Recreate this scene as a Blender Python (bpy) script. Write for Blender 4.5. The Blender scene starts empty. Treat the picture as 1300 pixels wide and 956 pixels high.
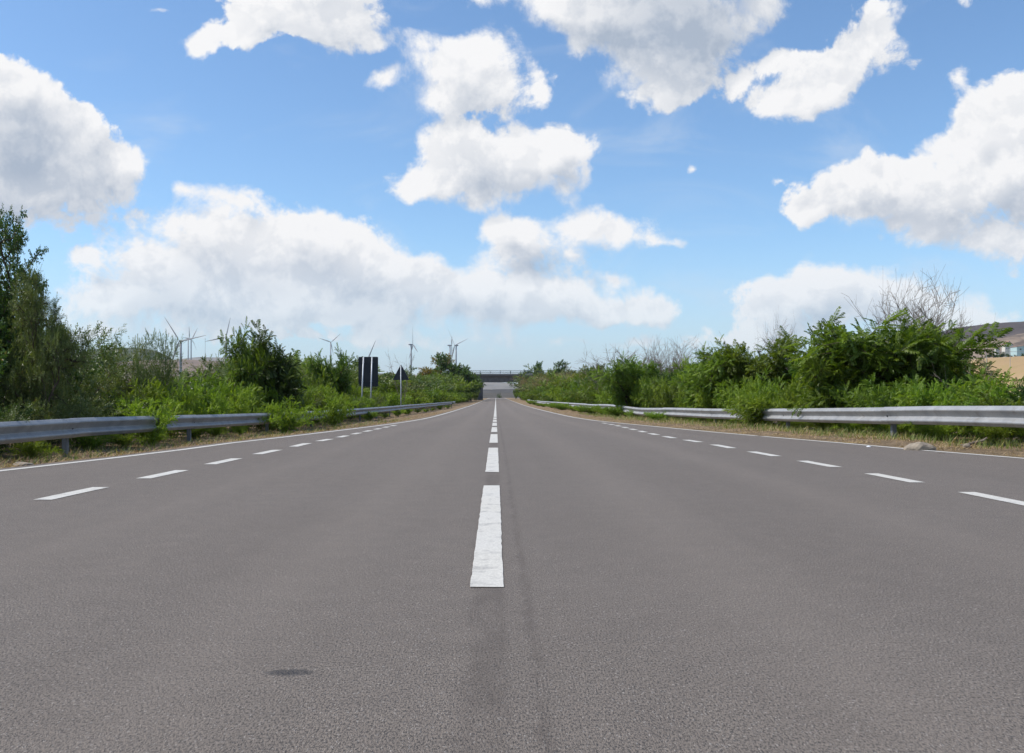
import bpy, math, random
import numpy as np
R_ = math.radians
scene = bpy.context.scene
C = bpy.context.collection
rng = np.random.default_rng(7)
random.seed(7)

# ------------------------------------------------------------------ camera
# the place is measured in metres: x right, y along the road, z up; eye 0.84 m above the asphalt
F = 1192.0; CX = 629.5; HY = 500.0; EYE = 0.84
cam_d = bpy.data.cameras.new("camera"); cam = bpy.data.objects.new("camera", cam_d); C.objects.link(cam)
cam.location = (0, 0, EYE); cam.rotation_euler = (R_(90), 0, 0)
cam_d.sensor_width = 36; cam_d.lens = F / 1300 * 36
cam_d.shift_x = (650 - CX) / 1300; cam_d.shift_y = (HY - 478) / 1300
cam_d.clip_start = 0.1; cam_d.clip_end = 60000
scene.camera = cam

def at(px, py, Y):
    """world point seen at a photo pixel at distance Y"""
    return ((px - CX) * Y / F, Y, EYE + (HY - py) * Y / F)

# ------------------------------------------------------------------ node helpers
def material(name):
    m = bpy.data.materials.new(name); m.use_nodes = True
    nt = m.node_tree; nt.nodes.clear()
    return m, nt, nt.nodes.new('ShaderNodeOutputMaterial')
def N(nt, t, **kw):
    n = nt.nodes.new(t)
    for k, v in kw.items():
        if k.startswith('_'): n.inputs[k[1:].replace('_', ' ')].default_value = v
        else: setattr(n, k, v)
    return n
def setv(nt, sock, v):
    if isinstance(v, (int, float, tuple, list)): sock.default_value = v
    else: nt.links.new(v, sock)
def mth(nt, op, a, b=None, c=None, clamp=False):
    n = nt.nodes.new('ShaderNodeMath'); n.operation = op; n.use_clamp = clamp
    for i, v in enumerate((a, b, c)):
        if v is not None: setv(nt, n.inputs[i], v)
    return n.outputs[0]
def maprange(nt, v, a, b, c=0., d=1., smooth=False):
    n = nt.nodes.new('ShaderNodeMapRange'); n.clamp = True
    if smooth: n.interpolation_type = 'SMOOTHSTEP'
    for i, x in enumerate((v, a, b, c, d)): setv(nt, n.inputs[i], x)
    return n.outputs[0]
def mix(nt, f, a, b, blend='MIX'):
    n = nt.nodes.new('ShaderNodeMix'); n.data_type = 'RGBA'; n.blend_type = blend
    setv(nt, n.inputs[0], f)
    for s, v in ((n.inputs[6], a), (n.inputs[7], b)):
        if isinstance(v, tuple) and len(v) == 3: v = v + (1,)
        setv(nt, s, v)
    return n.outputs[2]
def noise(nt, vec, scale, detail=4, rough=.55, dist=0., out=0, dims='3D'):
    n = nt.nodes.new('ShaderNodeTexNoise'); n.noise_dimensions = dims
    n.inputs['Scale'].default_value = scale; n.inputs['Detail'].default_value = detail
    n.inputs['Roughness'].default_value = rough; n.inputs['Distortion'].default_value = dist
    if vec is not None: nt.links.new(vec, n.inputs['Vector'])
    return n.outputs[out]
def objcoord(nt, scale=(1, 1, 1)):
    t = nt.nodes.new('ShaderNodeTexCoord'); m = nt.nodes.new('ShaderNodeMapping')
    m.inputs['Scale'].default_value = scale
    nt.links.new(t.outputs['Object'], m.inputs['Vector']); return m.outputs[0]
def bsdf(nt, out, color, rough=.8, metal=0., bump=None, bstr=.3, bdist=.01, spec=.5):
    b = nt.nodes.new('ShaderNodeBsdfPrincipled')
    if isinstance(color, tuple) and len(color) == 3: color = color + (1,)
    setv(nt, b.inputs['Base Color'], color); setv(nt, b.inputs['Roughness'], rough)
    setv(nt, b.inputs['Metallic'], metal); b.inputs['Specular IOR Level'].default_value = spec
    if bump is not None:
        bn = nt.nodes.new('ShaderNodeBump'); bn.inputs['Strength'].default_value = bstr
        bn.inputs['Distance'].default_value = bdist
        nt.links.new(bump, bn.inputs['Height']); nt.links.new(bn.outputs[0], b.inputs['Normal'])
    nt.links.new(b.outputs[0], out.inputs['Surface']); return b

# ------------------------------------------------------------------ sky, clouds and sun
SUN_EL = R_(52); SUN_AZ = math.atan2(-.99, -.06)      # compass angle of the sun, from +Y clockwise
sun_dir = (math.cos(SUN_EL) * math.sin(SUN_AZ), math.cos(SUN_EL) * math.cos(SUN_AZ), math.sin(SUN_EL))
sd = bpy.data.lights.new("sun", 'SUN'); so = bpy.data.objects.new("sun", sd); C.objects.link(so)
sd.energy = 4.4; sd.angle = R_(.5); sd.color = (1, .94, .86)
from mathutils import Vector, Matrix
so.rotation_euler = Vector(sun_dir).to_track_quat('Z', 'Y').to_euler()

# cumulus groups: place (azimuth/elevation found from the photo), half width, half height, weight, tilt
PUFFS = [
 # big cloud at the left
 (30,150,115,80,1,0),(120,205,92,62,1,-10),(10,105,75,42,.95,0),(170,215,42,32,.85,0),(60,245,150,48,.8,0),(100,160,42,34,.9,0),(-60,190,120,100,1,0),
 # bank at the lower left
 (280,256,56,26,.75,0),(190,345,120,72,.95,0),(300,330,125,72,1,0),(250,380,160,40,.9,0),(400,370,120,45,.9,0),(230,290,70,34,.7,0),(385,308,82,50,.95,8),(450,335,92,62,.92,0),(505,370,62,58,.9,0),(140,385,90,42,.75,0),(330,395,220,36,.75,0),(95,318,30,17,.75,-20),(232,244,30,14,.6,0),
 # centre, low
 (555,362,70,42,1,0),(615,372,95,48,1,0),(668,316,74,44,1,0),(640,295,42,26,.85,0),(735,328,36,26,.8,0),(715,378,80,36,1,0),(778,288,82,29,1,6),(788,352,36,20,.9,0),(825,385,60,24,.95,0),(770,402,100,24,.9,0),(650,400,160,28,.8,0),(842,300,26,10,.6,-15),
 # centre
 (560,230,92,32,.95,8),(610,210,92,52,1,0),(680,190,82,52,1,0),(575,190,50,34,.85,0),(720,180,44,40,.9,0),(610,255,52,24,.85,0),(735,235,30,32,.7,0),
 # upper centre
 (580,85,88,54,1,0),(640,105,66,44,.9,0),(695,110,34,38,.8,20),(560,132,56,32,.85,0),(474,110,34,22,.9,20),(600,50,60,20,.7,0),
 # top left of centre
 (350,12,90,38,.95,0),(430,35,92,42,.95,0),(312,32,58,32,.95,40),(250,54,44,24,.9,50),(275,42,30,20,.6,30),(380,-30,140,50,1,0),(470,58,36,18,.6,0),
 # dark mass at the top
 (760,20,120,46,1,0),(840,70,92,72,1,0),(890,25,95,60,1,0),(700,15,80,28,.85,0),(850,-50,240,70,1,0),(640,0,80,20,.75,0),(855,105,50,34,.9,0),(955,5,60,34,.9,10),(735,60,30,36,.7,0),
 # upper right
 (1010,125,86,36,1,5),(1060,100,70,34,.9,25),(1110,50,66,52,1,20),(985,78,56,22,.85,0),(935,108,36,28,.75,0),(1060,70,60,40,.8,0),
 # right
 (1250,225,120,52,1,10),(1110,245,98,40,1,-5),(1180,240,80,44,1,0),(1030,262,66,36,1,0),(1075,225,50,24,.7,20),(1290,140,80,60,1,25),(1230,150,50,34,.85,30),(1190,178,72,26,.85,20),(1250,300,130,44,1,0),(1170,290,90,34,.85,0),(1120,215,90,30,.8,15),(1300,200,110,80,1,0),(1000,228,26,13,.65,0),(1340,220,80,120,1,0),(1215,95,28,26,.6,45),
 # right, low
 (965,378,50,38,.95,0),(1015,365,66,42,1,0),(1100,372,80,44,1,0),(1170,392,95,44,1,0),(1060,405,170,30,.75,0),(1250,405,70,26,.7,0),(1285,345,50,16,.55,0),
 # wisps
 (205,2,50,12,.6,0),(1212,8,24,22,.6,60),(878,215,14,9,.45,0),(968,212,8,10,.4,0),
 # bank close to the horizon
 (870,432,90,20,.6,0),(740,440,170,16,.6,0),(960,430,90,24,.6,0),(150,425,170,22,.6,0),(420,428,180,16,.6,0),(600,428,140,18,.6,0)]
SHADES = [(20,190,130,75,.9,0),(70,255,140,42,.8,0),(90,160,34,30,.3,0),(640,235,95,26,.55,0),(600,215,70,34,.3,0),(880,10,170,62,1,0),(860,50,120,55,.9,0),(780,5,120,32,.5,0),
 (1080,40,90,36,.55,20),(1060,255,80,20,.5,0),(1200,300,120,28,.5,0),(1160,240,80,26,.3,0),(290,345,120,42,.5,0),(200,380,150,34,.5,0),(460,365,110,32,.6,0),
 (690,345,80,22,.6,0),(630,395,160,18,.4,0),(1040,395,130,26,.6,0),(610,110,75,30,.25,0),(450,40,60,24,.2,0),(1300,250,80,60,.4,0)]

def azel(px, py):
    u = (px - CX) / F; v = (HY - py) / F
    return math.atan(u), math.atan(v / math.hypot(1, u))
SKY_STRENGTH = .12; SKY_TINT = (1.10, 1.31, 1.46)
def blob_chain(nt, vec, blobs):
    """root of the sum of squares of soft ellipses: neutral to any ellipse that does not reach"""
    acc = None
    for (x, y, rx, ry, w, tilt) in blobs:
        a, e = azel(x, y); u = (x - CX) / F
        mp = N(nt, 'ShaderNodeMapping', vector_type='TEXTURE')
        mp.inputs['Location'].default_value = (a, e, 0)
        mp.inputs['Rotation'].default_value = (0, 0, R_(tilt))
        mp.inputs['Scale'].default_value = (rx / F / (1 + u * u) * GROW, ry / F / math.hypot(1, u) * GROW, 1)
        nt.links.new(vec, mp.inputs['Vector'])
        g = N(nt, 'ShaderNodeTexGradient', gradient_type='SPHERICAL'); nt.links.new(mp.outputs[0], g.inputs[0])
        v = mth(nt, 'MULTIPLY', g.outputs['Fac'], float(w))
        acc = mth(nt, 'MULTIPLY', v, v) if acc is None else mth(nt, 'MULTIPLY_ADD', v, v, acc)
    return mth(nt, 'SQRT', acc) if acc is not None else 0.0
GROW = 1.35
def reach(blobs, a0, a1, e0, e1):
    m = .032; out = []
    for b in blobs:
        a, e = azel(b[0], b[1]); u = (b[0] - CX) / F; t = R_(b[5])
        rx = b[2] / F / (1 + u * u) * GROW; ry = b[3] / F / math.hypot(1, u) * GROW
        wx = math.hypot(rx * math.cos(t), ry * math.sin(t)) + m; wy = math.hypot(rx * math.sin(t), ry * math.cos(t)) + m
        if a + wx > a0 and a - wx < a1 and e + wy > e0 and e - wy < e1: out.append(b)
    return out

def group(name, ins, outs):
    g = bpy.data.node_groups.new(name, 'ShaderNodeTree')
    for s, t in ins: g.interface.new_socket(s, in_out='INPUT', socket_type=t)
    for s, t in outs: g.interface.new_socket(s, in_out='OUTPUT', socket_type=t)
    return g, g.nodes.new('NodeGroupInput'), g.nodes.new('NodeGroupOutput')
V_, F_ = 'NodeSocketVector', 'NodeSocketFloat'
def vop(nt, op, a, b=None, scale=None):
    n = N(nt, 'ShaderNodeVectorMath', operation=op); setv(nt, n.inputs[0], a)
    if b is not None: setv(nt, n.inputs[1], b)
    if scale is not None: n.inputs['Scale'].default_value = scale
    return n.outputs[0]
# the billows: two octaves of creased noise over a broad one
tg, gi, go = group('billow', [('Direction', V_)], [('Value', F_)])
n1 = noise(tg, gi.outputs[0], 13, 9, .67, .25)
b1 = mth(tg, 'ABSOLUTE', mth(tg, 'SUBTRACT', noise(tg, gi.outputs[0], 24, 1), .5))
b2 = mth(tg, 'ABSOLUTE', mth(tg, 'SUBTRACT', noise(tg, gi.outputs[0], 60, 0), .5))
t = mth(tg, 'MULTIPLY', mth(tg, 'SUBTRACT', n1, .5), 2.8)
t = mth(tg, 'MULTIPLY_ADD', b1, 1.1, t); t = mth(tg, 'MULTIPLY_ADD', b2, .55, t)
t = mth(tg, 'MULTIPLY_ADD', mth(tg, 'ABSOLUTE', mth(tg, 'SUBTRACT', noise(tg, gi.outputs[0], 140, 1), .5)), .28, t)
tg.links.new(t, go.inputs[0])
# sun-struck or shaded colour of a cloud from how dense it is
lg, gi, go = group('cloud_colour', [('Direction', V_), ('B', F_), ('S', F_), ('R', F_)], [('Color', 'NodeSocketColor'), ('Alpha', F_)])
def bill(vec):
    q = lg.nodes.new('ShaderNodeGroup'); q.node_tree = tg; lg.links.new(vec, q.inputs[0]); return q.outputs[0]
t1 = bill(gi.outputs[0]); t2 = bill(vop(lg, 'ADD', gi.outputs[0], (-.012, 0, .019)))
D = mth(lg, 'SUBTRACT', mth(lg, 'MULTIPLY_ADD', gi.outputs[1], 1.85, t1), .96)
soft = maprange(lg, noise(lg, gi.outputs[0], 5, 2, .5), .38, .62, .28, .85)
alpha = maprange(lg, mth(lg, 'DIVIDE', mth(lg, 'ADD', D, .04), soft), 0, 1, 0, 1, True)
rel = maprange(lg, mth(lg, 'SUBTRACT', t1, t2), -.24, .24, -1, 1)
thick = maprange(lg, D, .35, 1.2)
lum = mth(lg, 'MULTIPLY_ADD', rel, .17, .84)
lum = mth(lg, 'MULTIPLY_ADD', maprange(lg, gi.outputs[3], -.34, .26, -1, 1), .30, lum)
lum = mth(lg, 'MULTIPLY_ADD', thick, -.16, lum)
lum = mth(lg, 'MULTIPLY_ADD', gi.outputs[2], -.66, lum)
lum = mth(lg, 'MINIMUM', mth(lg, 'MAXIMUM', lum, .0), 1.0)
CL = 1 / SKY_STRENGTH
lg.links.new(mix(lg, lum, tuple(c * CL for c in (.42, .49, .60)), tuple(c * CL for c in (.95, .95, .96))), go.inputs[0])
lg.links.new(alpha, go.inputs[1])

world = bpy.data.worlds.new("World"); scene.world = world; world.use_nodes = True
wt = world.node_tree; wt.nodes.clear()
wo = wt.nodes.new('ShaderNodeOutputWorld')
sky = wt.nodes.new('ShaderNodeTexSky'); sky.sky_type = 'NISHITA'; sky.sun_disc = False
sky.sun_elevation = SUN_EL; sky.sun_rotation = SUN_AZ % (2 * math.pi)
sky.altitude = 300; sky.air_density = 1.0; sky.dust_density = .6; sky.ozone_density = 1.6
tc = wt.nodes.new('ShaderNodeTexCoord'); dirn = tc.outputs['Generated']
sp = N(wt, 'ShaderNodeSeparateXYZ'); wt.links.new(dirn, sp.inputs[0])
az = mth(wt, 'ARCTAN2', sp.outputs[0], sp.outputs[1]); el = mth(wt, 'ARCSINE', sp.outputs[2])
wv = vop(wt, 'SUBTRACT', noise(wt, dirn, 9, 3, .5, out=1), (.5, .5, .5))
cb = N(wt, 'ShaderNodeCombineXYZ'); wt.links.new(az, cb.inputs[0]); wt.links.new(el, cb.inputs[1])
flat = vop(wt, 'MULTIPLY', vop(wt, 'ADD', cb.outputs[0], vop(wt, 'SCALE', wv, scale=.06)), (1, 1, 0))
low = maprange(wt, sp.outputs[2], .0, .17, 1, 0, True)          # far clouds sink into the haze
skyc = mix(wt, 1., sky.outputs[0], SKY_TINT, 'MULTIPLY')
veil = maprange(wt, noise(wt, vop(wt, 'MULTIPLY', dirn, (1, 1, 2.2)), 4.5, 5, .62, .9), .50, .80, 0, .34, True)
skyc = mix(wt, veil, skyc, tuple(c * CL for c in (.72, .79, .88)))
skyc = mix(wt, mth(wt, 'MULTIPLY', low, .6), skyc, tuple(c * CL for c in (.53, .64, .82)))
def cloudy(B, S, R):
    q = wt.nodes.new('ShaderNodeGroup'); q.node_tree = lg
    wt.links.new(dirn, q.inputs[0]); setv(wt, q.inputs[1], B); setv(wt, q.inputs[2], S); setv(wt, q.inputs[3], R)
    al = mth(wt, 'MULTIPLY', q.outputs[1], mth(wt, 'MULTIPLY_ADD', low, -.45, 1.))
    b = N(wt, 'ShaderNodeBackground'); b.inputs['Strength'].default_value = SKY_STRENGTH
    wt.links.new(mix(wt, al, skyc, q.outputs[0]), b.inputs['Color']); return b.outputs[0]
def split(v, edge, lo, hi):
    m = N(wt, 'ShaderNodeMixShader'); wt.links.new(mth(wt, 'GREATER_THAN', v, edge), m.inputs[0])
    wt.links.new(lo, m.inputs[1]); wt.links.new(hi, m.inputs[2]); return m.outputs[0]
# the sky is cut in tiles so that each direction looks only at the clouds near it
EA = [-.62, -.38, -.17, .03, .23, .42, .70]; EE = [-.2, .105, .245, .50]
cols = []
for i in range(len(EA) - 1):
    cells = []
    for j in range(len(EE) - 1):
        box = (EA[i], EA[i + 1], EE[j], EE[j + 1])
        cg, gi, go = group('cloud_tile', [('P', V_)], [('B', F_), ('S', F_), ('R', F_)])
        PB_ = reach(PUFFS, *box); b0 = blob_chain(cg, gi.outputs[0], PB_); bs = blob_chain(cg, vop(cg, 'ADD', gi.outputs[0], (-.016, .026, 0)), PB_)
        setv(cg, go.inputs[0], b0); setv(cg, go.inputs[2], mth(cg, 'SUBTRACT', b0, bs)); setv(cg, go.inputs[1], blob_chain(cg, gi.outputs[0], reach(SHADES, *box)))
        cn = wt.nodes.new('ShaderNodeGroup'); cn.node_tree = cg; wt.links.new(flat, cn.inputs[0])
        cells.append(cloudy(cn.outputs[0], cn.outputs[1], cn.outputs[2]))
    cols.append(split(el, EE[2], split(el, EE[1], cells[0], cells[1]), cells[2]))
inner = split(az, EA[3], split(az, EA[2], split(az, EA[1], cols[0], cols[1]), cols[2]),
              split(az, EA[5], split(az, EA[4], cols[3], cols[4]), cols[5]))
# scattered clouds over the rest of the sky
bh = N(wt, 'ShaderNodeBackground'); bh.inputs['Strength'].default_value = SKY_STRENGTH
cm = maprange(wt, noise(wt, dirn, 3.2, 5, .55), .52, .66, 0, .95, True)
wt.links.new(mix(wt, cm, skyc, tuple(c * CL for c in (.72, .75, .80))), bh.inputs['Color'])
mx = mth(wt, 'MULTIPLY', mth(wt, 'MULTIPLY', mth(wt, 'GREATER_THAN', az, EA[0]), mth(wt, 'LESS_THAN', az, EA[-1])), mth(wt, 'LESS_THAN', el, EE[-1]))
m = N(wt, 'ShaderNodeMixShader'); wt.links.new(mx, m.inputs[0]); wt.links.new(bh.outputs[0], m.inputs[1]); wt.links.new(inner, m.inputs[2])
wt.links.new(m.outputs[0], wo.inputs[0])
world.cycles.sampling_method = 'MANUAL'; world.cycles.sample_map_resolution = 512

scene.view_settings.view_transform = 'Standard'; scene.view_settings.look = 'None'
scene.view_settings.exposure = 0; scene.view_settings.gamma = 1

# ------------------------------------------------------------------ objects, tags, meshes
def tag(o, label=None, cat=None, group=None, kind=None):
    for k, v in (('label', label), ('category', cat), ('group', group), ('kind', kind)):
        if v: o[k] = v
    return o
def empty(name, loc=(0, 0, 0), rz=0.):
    o = bpy.data.objects.new(name, None); C.objects.link(o); o.location = loc; o.rotation_euler[2] = rz
    o.empty_display_size = .2; return o
def link(name, me, mat=None, parent=None, smooth=False):
    o = bpy.data.objects.new(name, me); C.objects.link(o)
    if mat: me.materials.append(mat)
    if parent: o.parent = parent
    if smooth: me.polygons.foreach_set('use_smooth', [True] * len(me.polygons))
    return o
def mesh(name, V, Fc, smooth=False):
    me = bpy.data.meshes.new(name); me.from_pydata([tuple(v) for v in V], [], Fc); me.update()
    if smooth: me.polygons.foreach_set('use_smooth', [True] * len(me.polygons))
    return me
def quad_mesh(name, V, tint=None):
    """V: (n,4,3) loose quads"""
    n = len(V); me = bpy.data.meshes.new(name)
    me.vertices.add(n * 4); me.vertices.foreach_set('co', V.reshape(-1).astype(np.float32))
    me.loops.add(n * 4); me.loops.foreach_set('vertex_index', np.arange(n * 4, dtype=np.int32))
    me.polygons.add(n); me.polygons.foreach_set('loop_start', np.arange(0, n * 4, 4, dtype=np.int32))
    me.polygons.foreach_set('loop_total', np.full(n, 4, dtype=np.int32))
    if tint is not None:
        a = me.attributes.new('tint', 'FLOAT', 'POINT'); a.data.foreach_set('value', np.repeat(tint, 4).astype(np.float32))
    me.update(calc_edges=True); return me
class MB:
    def __init__(s): s.V = []; s.F = []
    def add(s, V, Fc):
        b = len(s.V); s.V += [tuple(v) for v in V]; s.F += [[b + i for i in f] for f in Fc]; return s
    def box(s, c, d, rot=None, bev=0.):
        x, y, z = d[0] / 2, d[1] / 2, d[2] / 2; P = []
        for sz in (-1, 1):
            for sx, sy in ((-1, -1), (1, -1), (1, 1), (-1, 1)): P.append(Vector((sx * x, sy * y, sz * z)))
        if rot: P = [rot @ p for p in P]
        P = [p + Vector(c) for p in P]
        return s.add(P, [(3, 2, 1, 0), (4, 5, 6, 7), (0, 1, 5, 4), (1, 2, 6, 5), (2, 3, 7, 6), (3, 0, 4, 7)])
    def tube(s, pts, rad, n=6, cap=True):
        pts = [Vector(p) for p in pts]; m = len(pts)
        if not hasattr(rad, '__len__'): rad = [rad] * m
        V = []; up = None
        for i, p in enumerate(pts):
            d = (pts[min(i + 1, m - 1)] - pts[max(i - 1, 0)]).normalized()
            if up is None: up = Vector((0, 0, 1)) if abs(d.z) < .9 else Vector((1, 0, 0))
            a = d.cross(up).normalized(); b = a.cross(d).normalized(); up = b
            for k in range(n):
                t = 2 * math.pi * k / n; V.append(p + (a * math.cos(t) + b * math.sin(t)) * rad[i])
        Fc = [(i * n + k, i * n + (k + 1) % n, (i + 1) * n + (k + 1) % n, (i + 1) * n + k) for i in range(m - 1) for k in range(n)]
        if cap: Fc += [tuple(range(n))[::-1], tuple((m - 1) * n + k for k in range(n))]
        return s.add(V, Fc)
    def build(s, name, mat, parent=None, smooth=False): return link(name, mesh(name, s.V, s.F, smooth), mat, parent)
def children(o): return [c for c in bpy.data.objects if c.parent == o]
kids = {}
def copy_tree(src, loc, rz=0., scale=None, label=None, group=None, cat=None):
    c = src.copy(); C.objects.link(c); c.location = loc; c.rotation_euler = (0, 0, rz)
    if scale is not None: c.scale = scale
    tag(c, label, cat, group)
    for ch in kids[src.name]:
        d = ch.copy(); C.objects.link(d); d.parent = c
    return c

# ------------------------------------------------------------------ the lie of the land (all metres)
# the asphalt falls away slowly from the camera and drops out of sight past the bridge
PY = [-40, 0, 16, 22, 28, 34, 40, 50, 60, 80, 113, 160, 250, 358, 420, 470, 560, 900]
PH = [0, 0, 0, -.06, -.12, -.18, -.245, -.33, -.40, -.51, -.66, -.75, -.81, -.87, -.94, -1.35, -3.2, -7.0]
YB = sorted(set([-40, -20, -6, 0, 2, 4, 6, 8, 10, 12, 14] + PY[2:] + [19, 25, 31, 37, 45, 55, 70, 90, 100, 130, 145, 180, 200, 225, 275, 300, 330, 390]))
YB = [float(y) for y in YB]
# smooth the profile once, then everything interpolates linearly between the same rows
from itertools import product
def _prof(y):
    return sum(np.interp(y + d * max(1, abs(y) * .06), PY, PH) for d in (-1, -.5, 0, .5, 1)) / 5 if y > 16 else float(np.interp(y, PY, PH))
ZB = [float(_prof(y)) for y in YB]
def zroad(y): return float(np.interp(y, YB, ZB))
LLY = [-40, 0, 6, 10.2, 13.2, 17.6, 22.5, 27, 33, 42, 60, 100, 335, 560]; LLX = [-7.2, -6.6, -6.05, -5.4, -4.80, -4.33, -3.95, -3.62, -3.3, -3.1, -3.15, -3.25, -2.75, -2.7]
RLY = [-40, 0, 8, 12.2, 14.1, 16.4, 22.5, 26, 31, 36, 44, 100, 335, 560]; RLX = [9.5, 9.2, 7.9, 6.86, 6.3, 5.8, 5.05, 4.75, 4.3, 3.9, 3.72, 3.75, 3.65, 3.6]
def lineL(y): return float(np.interp(y, LLY, LLX))
def lineR(y): return float(np.interp(y, RLY, RLX))
def edgeL(y): return lineL(y) - .24
def edgeR(y): return lineR(y) + .13

def ground_z(x, y):
    zr = zroad(min(y, 900)); L, Rr = edgeL(y), edgeR(y)
    if L <= x <= Rr: return zr - .03
    if x < L: d = L - x; z = zr - .02 - .17 * min(1, d / 1.6) - .25 * max(0, min(1, (d - 4) / 8))
    else: d = x - Rr; z = zr - .01 + .04 * min(1, d / 1.2) - .35 * max(0, min(1, (d - 3) / 8))
    # fall towards the plain and a little unevenness
    far = max(0, min(1, (y - 330) / 600))
    if x > 40 or x < -40: z += 0
    z += .035 * math.sin(x * 3.1 + y * 1.7) * math.sin(y * 2.3 - x) * min(1, d / .4)
    return z

# ------------------------------------------------------------------ materials
def mat_asphalt():
    m, nt, out = material('asphalt'); co = objcoord(nt)
    big = noise(nt, co, .35, 4, .6); streak = noise(nt, objcoord(nt, (1.3, .03, 1)), 1., 4, .55)
    cg = objcoord(nt, (1, .42, 1)); mid = noise(nt, co, 6, 3, .6); gr = noise(nt, cg, 170, 2, .7); fine = noise(nt, cg, 380, 2, .7)
    vo = N(nt, 'ShaderNodeTexVoronoi'); vo.inputs['Scale'].default_value = 290; nt.links.new(cg, vo.inputs['Vector'])
    c = mix(nt, maprange(nt, streak, .3, .7), (.186, .154, .126), (.222, .185, .152))
    c = mix(nt, maprange(nt, big, .35, .7, 0, .5), c, (.235, .200, .168))
    c = mix(nt, maprange(nt, mid, .35, .75, 0, .35), c, (.132, .109, .091))
    stone = maprange(nt, vo.outputs['Distance'], .12, .42, 1, 0)
    sep = N(nt, 'ShaderNodeSeparateColor'); nt.links.new(vo.outputs['Color'], sep.inputs[0])
    c = mix(nt, mth(nt, 'MULTIPLY', stone, maprange(nt, sep.outputs[0], .1, .9, 0, .8)), c, mix(nt, sep.outputs[1], (.05, .042, .036), (.50, .44, .38)))
    c = mix(nt, maprange(nt, sep.outputs[2], .95, .985, 0, .45), c, (.50, .46, .42))
    c = mix(nt, maprange(nt, gr, .34, .54, .92, 0), c, (.040, .036, .033))
    # the joint between the two lanes, just right of the paint, and the odd dark patch
    sp = N(nt, 'ShaderNodeSeparateXYZ'); nt.links.new(co, sp.inputs[0])
    jx = mth(nt, 'ADD', sp.outputs[0], mth(nt, 'MULTIPLY', mth(nt, 'SUBTRACT', mid, .5), .10))
    jn = mth(nt, 'MULTIPLY', maprange(nt, jx, -.12, -.07), maprange(nt, jx, .02, .05, 1, 0))
    j2 = mth(nt, 'MULTIPLY', maprange(nt, jx, .100, .125), maprange(nt, jx, .135, .16, 1, 0))
    jn = mth(nt, 'MULTIPLY', mth(nt, 'MAXIMUM', jn, j2), maprange(nt, gr, .35, .62, .25, .85))
    c = mix(nt, mth(nt, 'MULTIPLY', mth(nt, 'MULTIPLY', jn, maprange(nt, noise(nt, objcoord(nt, (3, .8, 1)), 3, 4, .65), .35, .6, .2, 1)), .50), c, (.058, .043, .034))
    # wheel tracks
    for x0 in (-2.45, -.95, 1.05, 2.6):
        w = mth(nt, 'SUBTRACT', 1., mth(nt, 'DIVIDE', mth(nt, 'ABSOLUTE', mth(nt, 'SUBTRACT', sp.outputs[0], x0)), .42), clamp=True)
        c = mix(nt, mth(nt, 'MULTIPLY', w, .20), c, (.235, .198, .165))
    pv = N(nt, 'ShaderNodeVectorMath', operation='SUBTRACT'); nt.links.new(co, pv.inputs[0]); pv.inputs[1].default_value = (-.62, 2.83, 0)
    pm = N(nt, 'ShaderNodeVectorMath', operation='MULTIPLY'); nt.links.new(pv.outputs[0], pm.inputs[0]); pm.inputs[1].default_value = (11, 24, 0)
    pl = N(nt, 'ShaderNodeVectorMath', operation='LENGTH'); nt.links.new(pm.outputs[0], pl.inputs[0])
    c = mix(nt, mth(nt, 'MULTIPLY', maprange(nt, mth(nt, 'ADD', pl.outputs['Value'], mth(nt, 'MULTIPLY', mth(nt, 'SUBTRACT', gr, .5), 2.2)), .75, 1.0, 1, 0), maprange(nt, gr, .46, .52, .1, .95)), c, (.022, .023, .027))
    h = mth(nt, 'ADD', mth(nt, 'MULTIPLY', gr, .8), mth(nt, 'ADD', mth(nt, 'MULTIPLY', stone, .45), mth(nt, 'MULTIPLY', fine, .3)))
    bsdf(nt, out, c, .78, 0, h, .85, .008, .35); return m
def mat_paint():
    m, nt, out = material('road_paint'); co = objcoord(nt)
    gr = noise(nt, co, 85, 3, .65); wear = noise(nt, co, 7, 5, .65); big = noise(nt, co, 1.2, 3)
    c = mix(nt, maprange(nt, gr, .35, .65), (.47, .445, .39), (.66, .63, .56))
    c = mix(nt, maprange(nt, big, .4, .8, 0, .4), c, (.60, .59, .56))
    k = mth(nt, 'MULTIPLY', maprange(nt, wear, .54, .64), maprange(nt, gr, .42, .58, 0, .75))
    c = mix(nt, k, c, (.17, .16, .155))
    bsdf(nt, out, c, .6, 0, gr, .5, .004); return m
def mat_ground():
    m, nt, out = material('verge_soil'); co = objcoord(nt)
    a = noise(nt, co, 2.2, 6, .6); b = noise(nt, co, 26, 4, .65); c0 = noise(nt, objcoord(nt, (1, 1, .2)), 80, 3, .7); f = noise(nt, co, .02, 4)
    c = mix(nt, maprange(nt, a, .38, .62), (.105, .076, .050), (.33, .235, .145))
    c = mix(nt, maprange(nt, b, .42, .66, 0, .8), c, (.42, .31, .19))
    c = mix(nt, maprange(nt, b, .30, .44, .8, 0), c, (.055, .042, .03))
    c = mix(nt, maprange(nt, c0, .35, .7, 0, .5), c, (.20, .155, .10))
    sp = N(nt, 'ShaderNodeSeparateXYZ'); nt.links.new(co, sp.inputs[0])
    ax = mth(nt, 'ABSOLUTE', sp.outputs[0])
    c = mix(nt, maprange(nt, ax, 14, 60), c, mix(nt, maprange(nt, f, .4, .6), (.30, .24, .13), (.16, .17, .07)))
    bsdf(nt, out, c, .95, 0, mth(nt, 'ADD', b, c0), .9, .04, .1); return m
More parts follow.
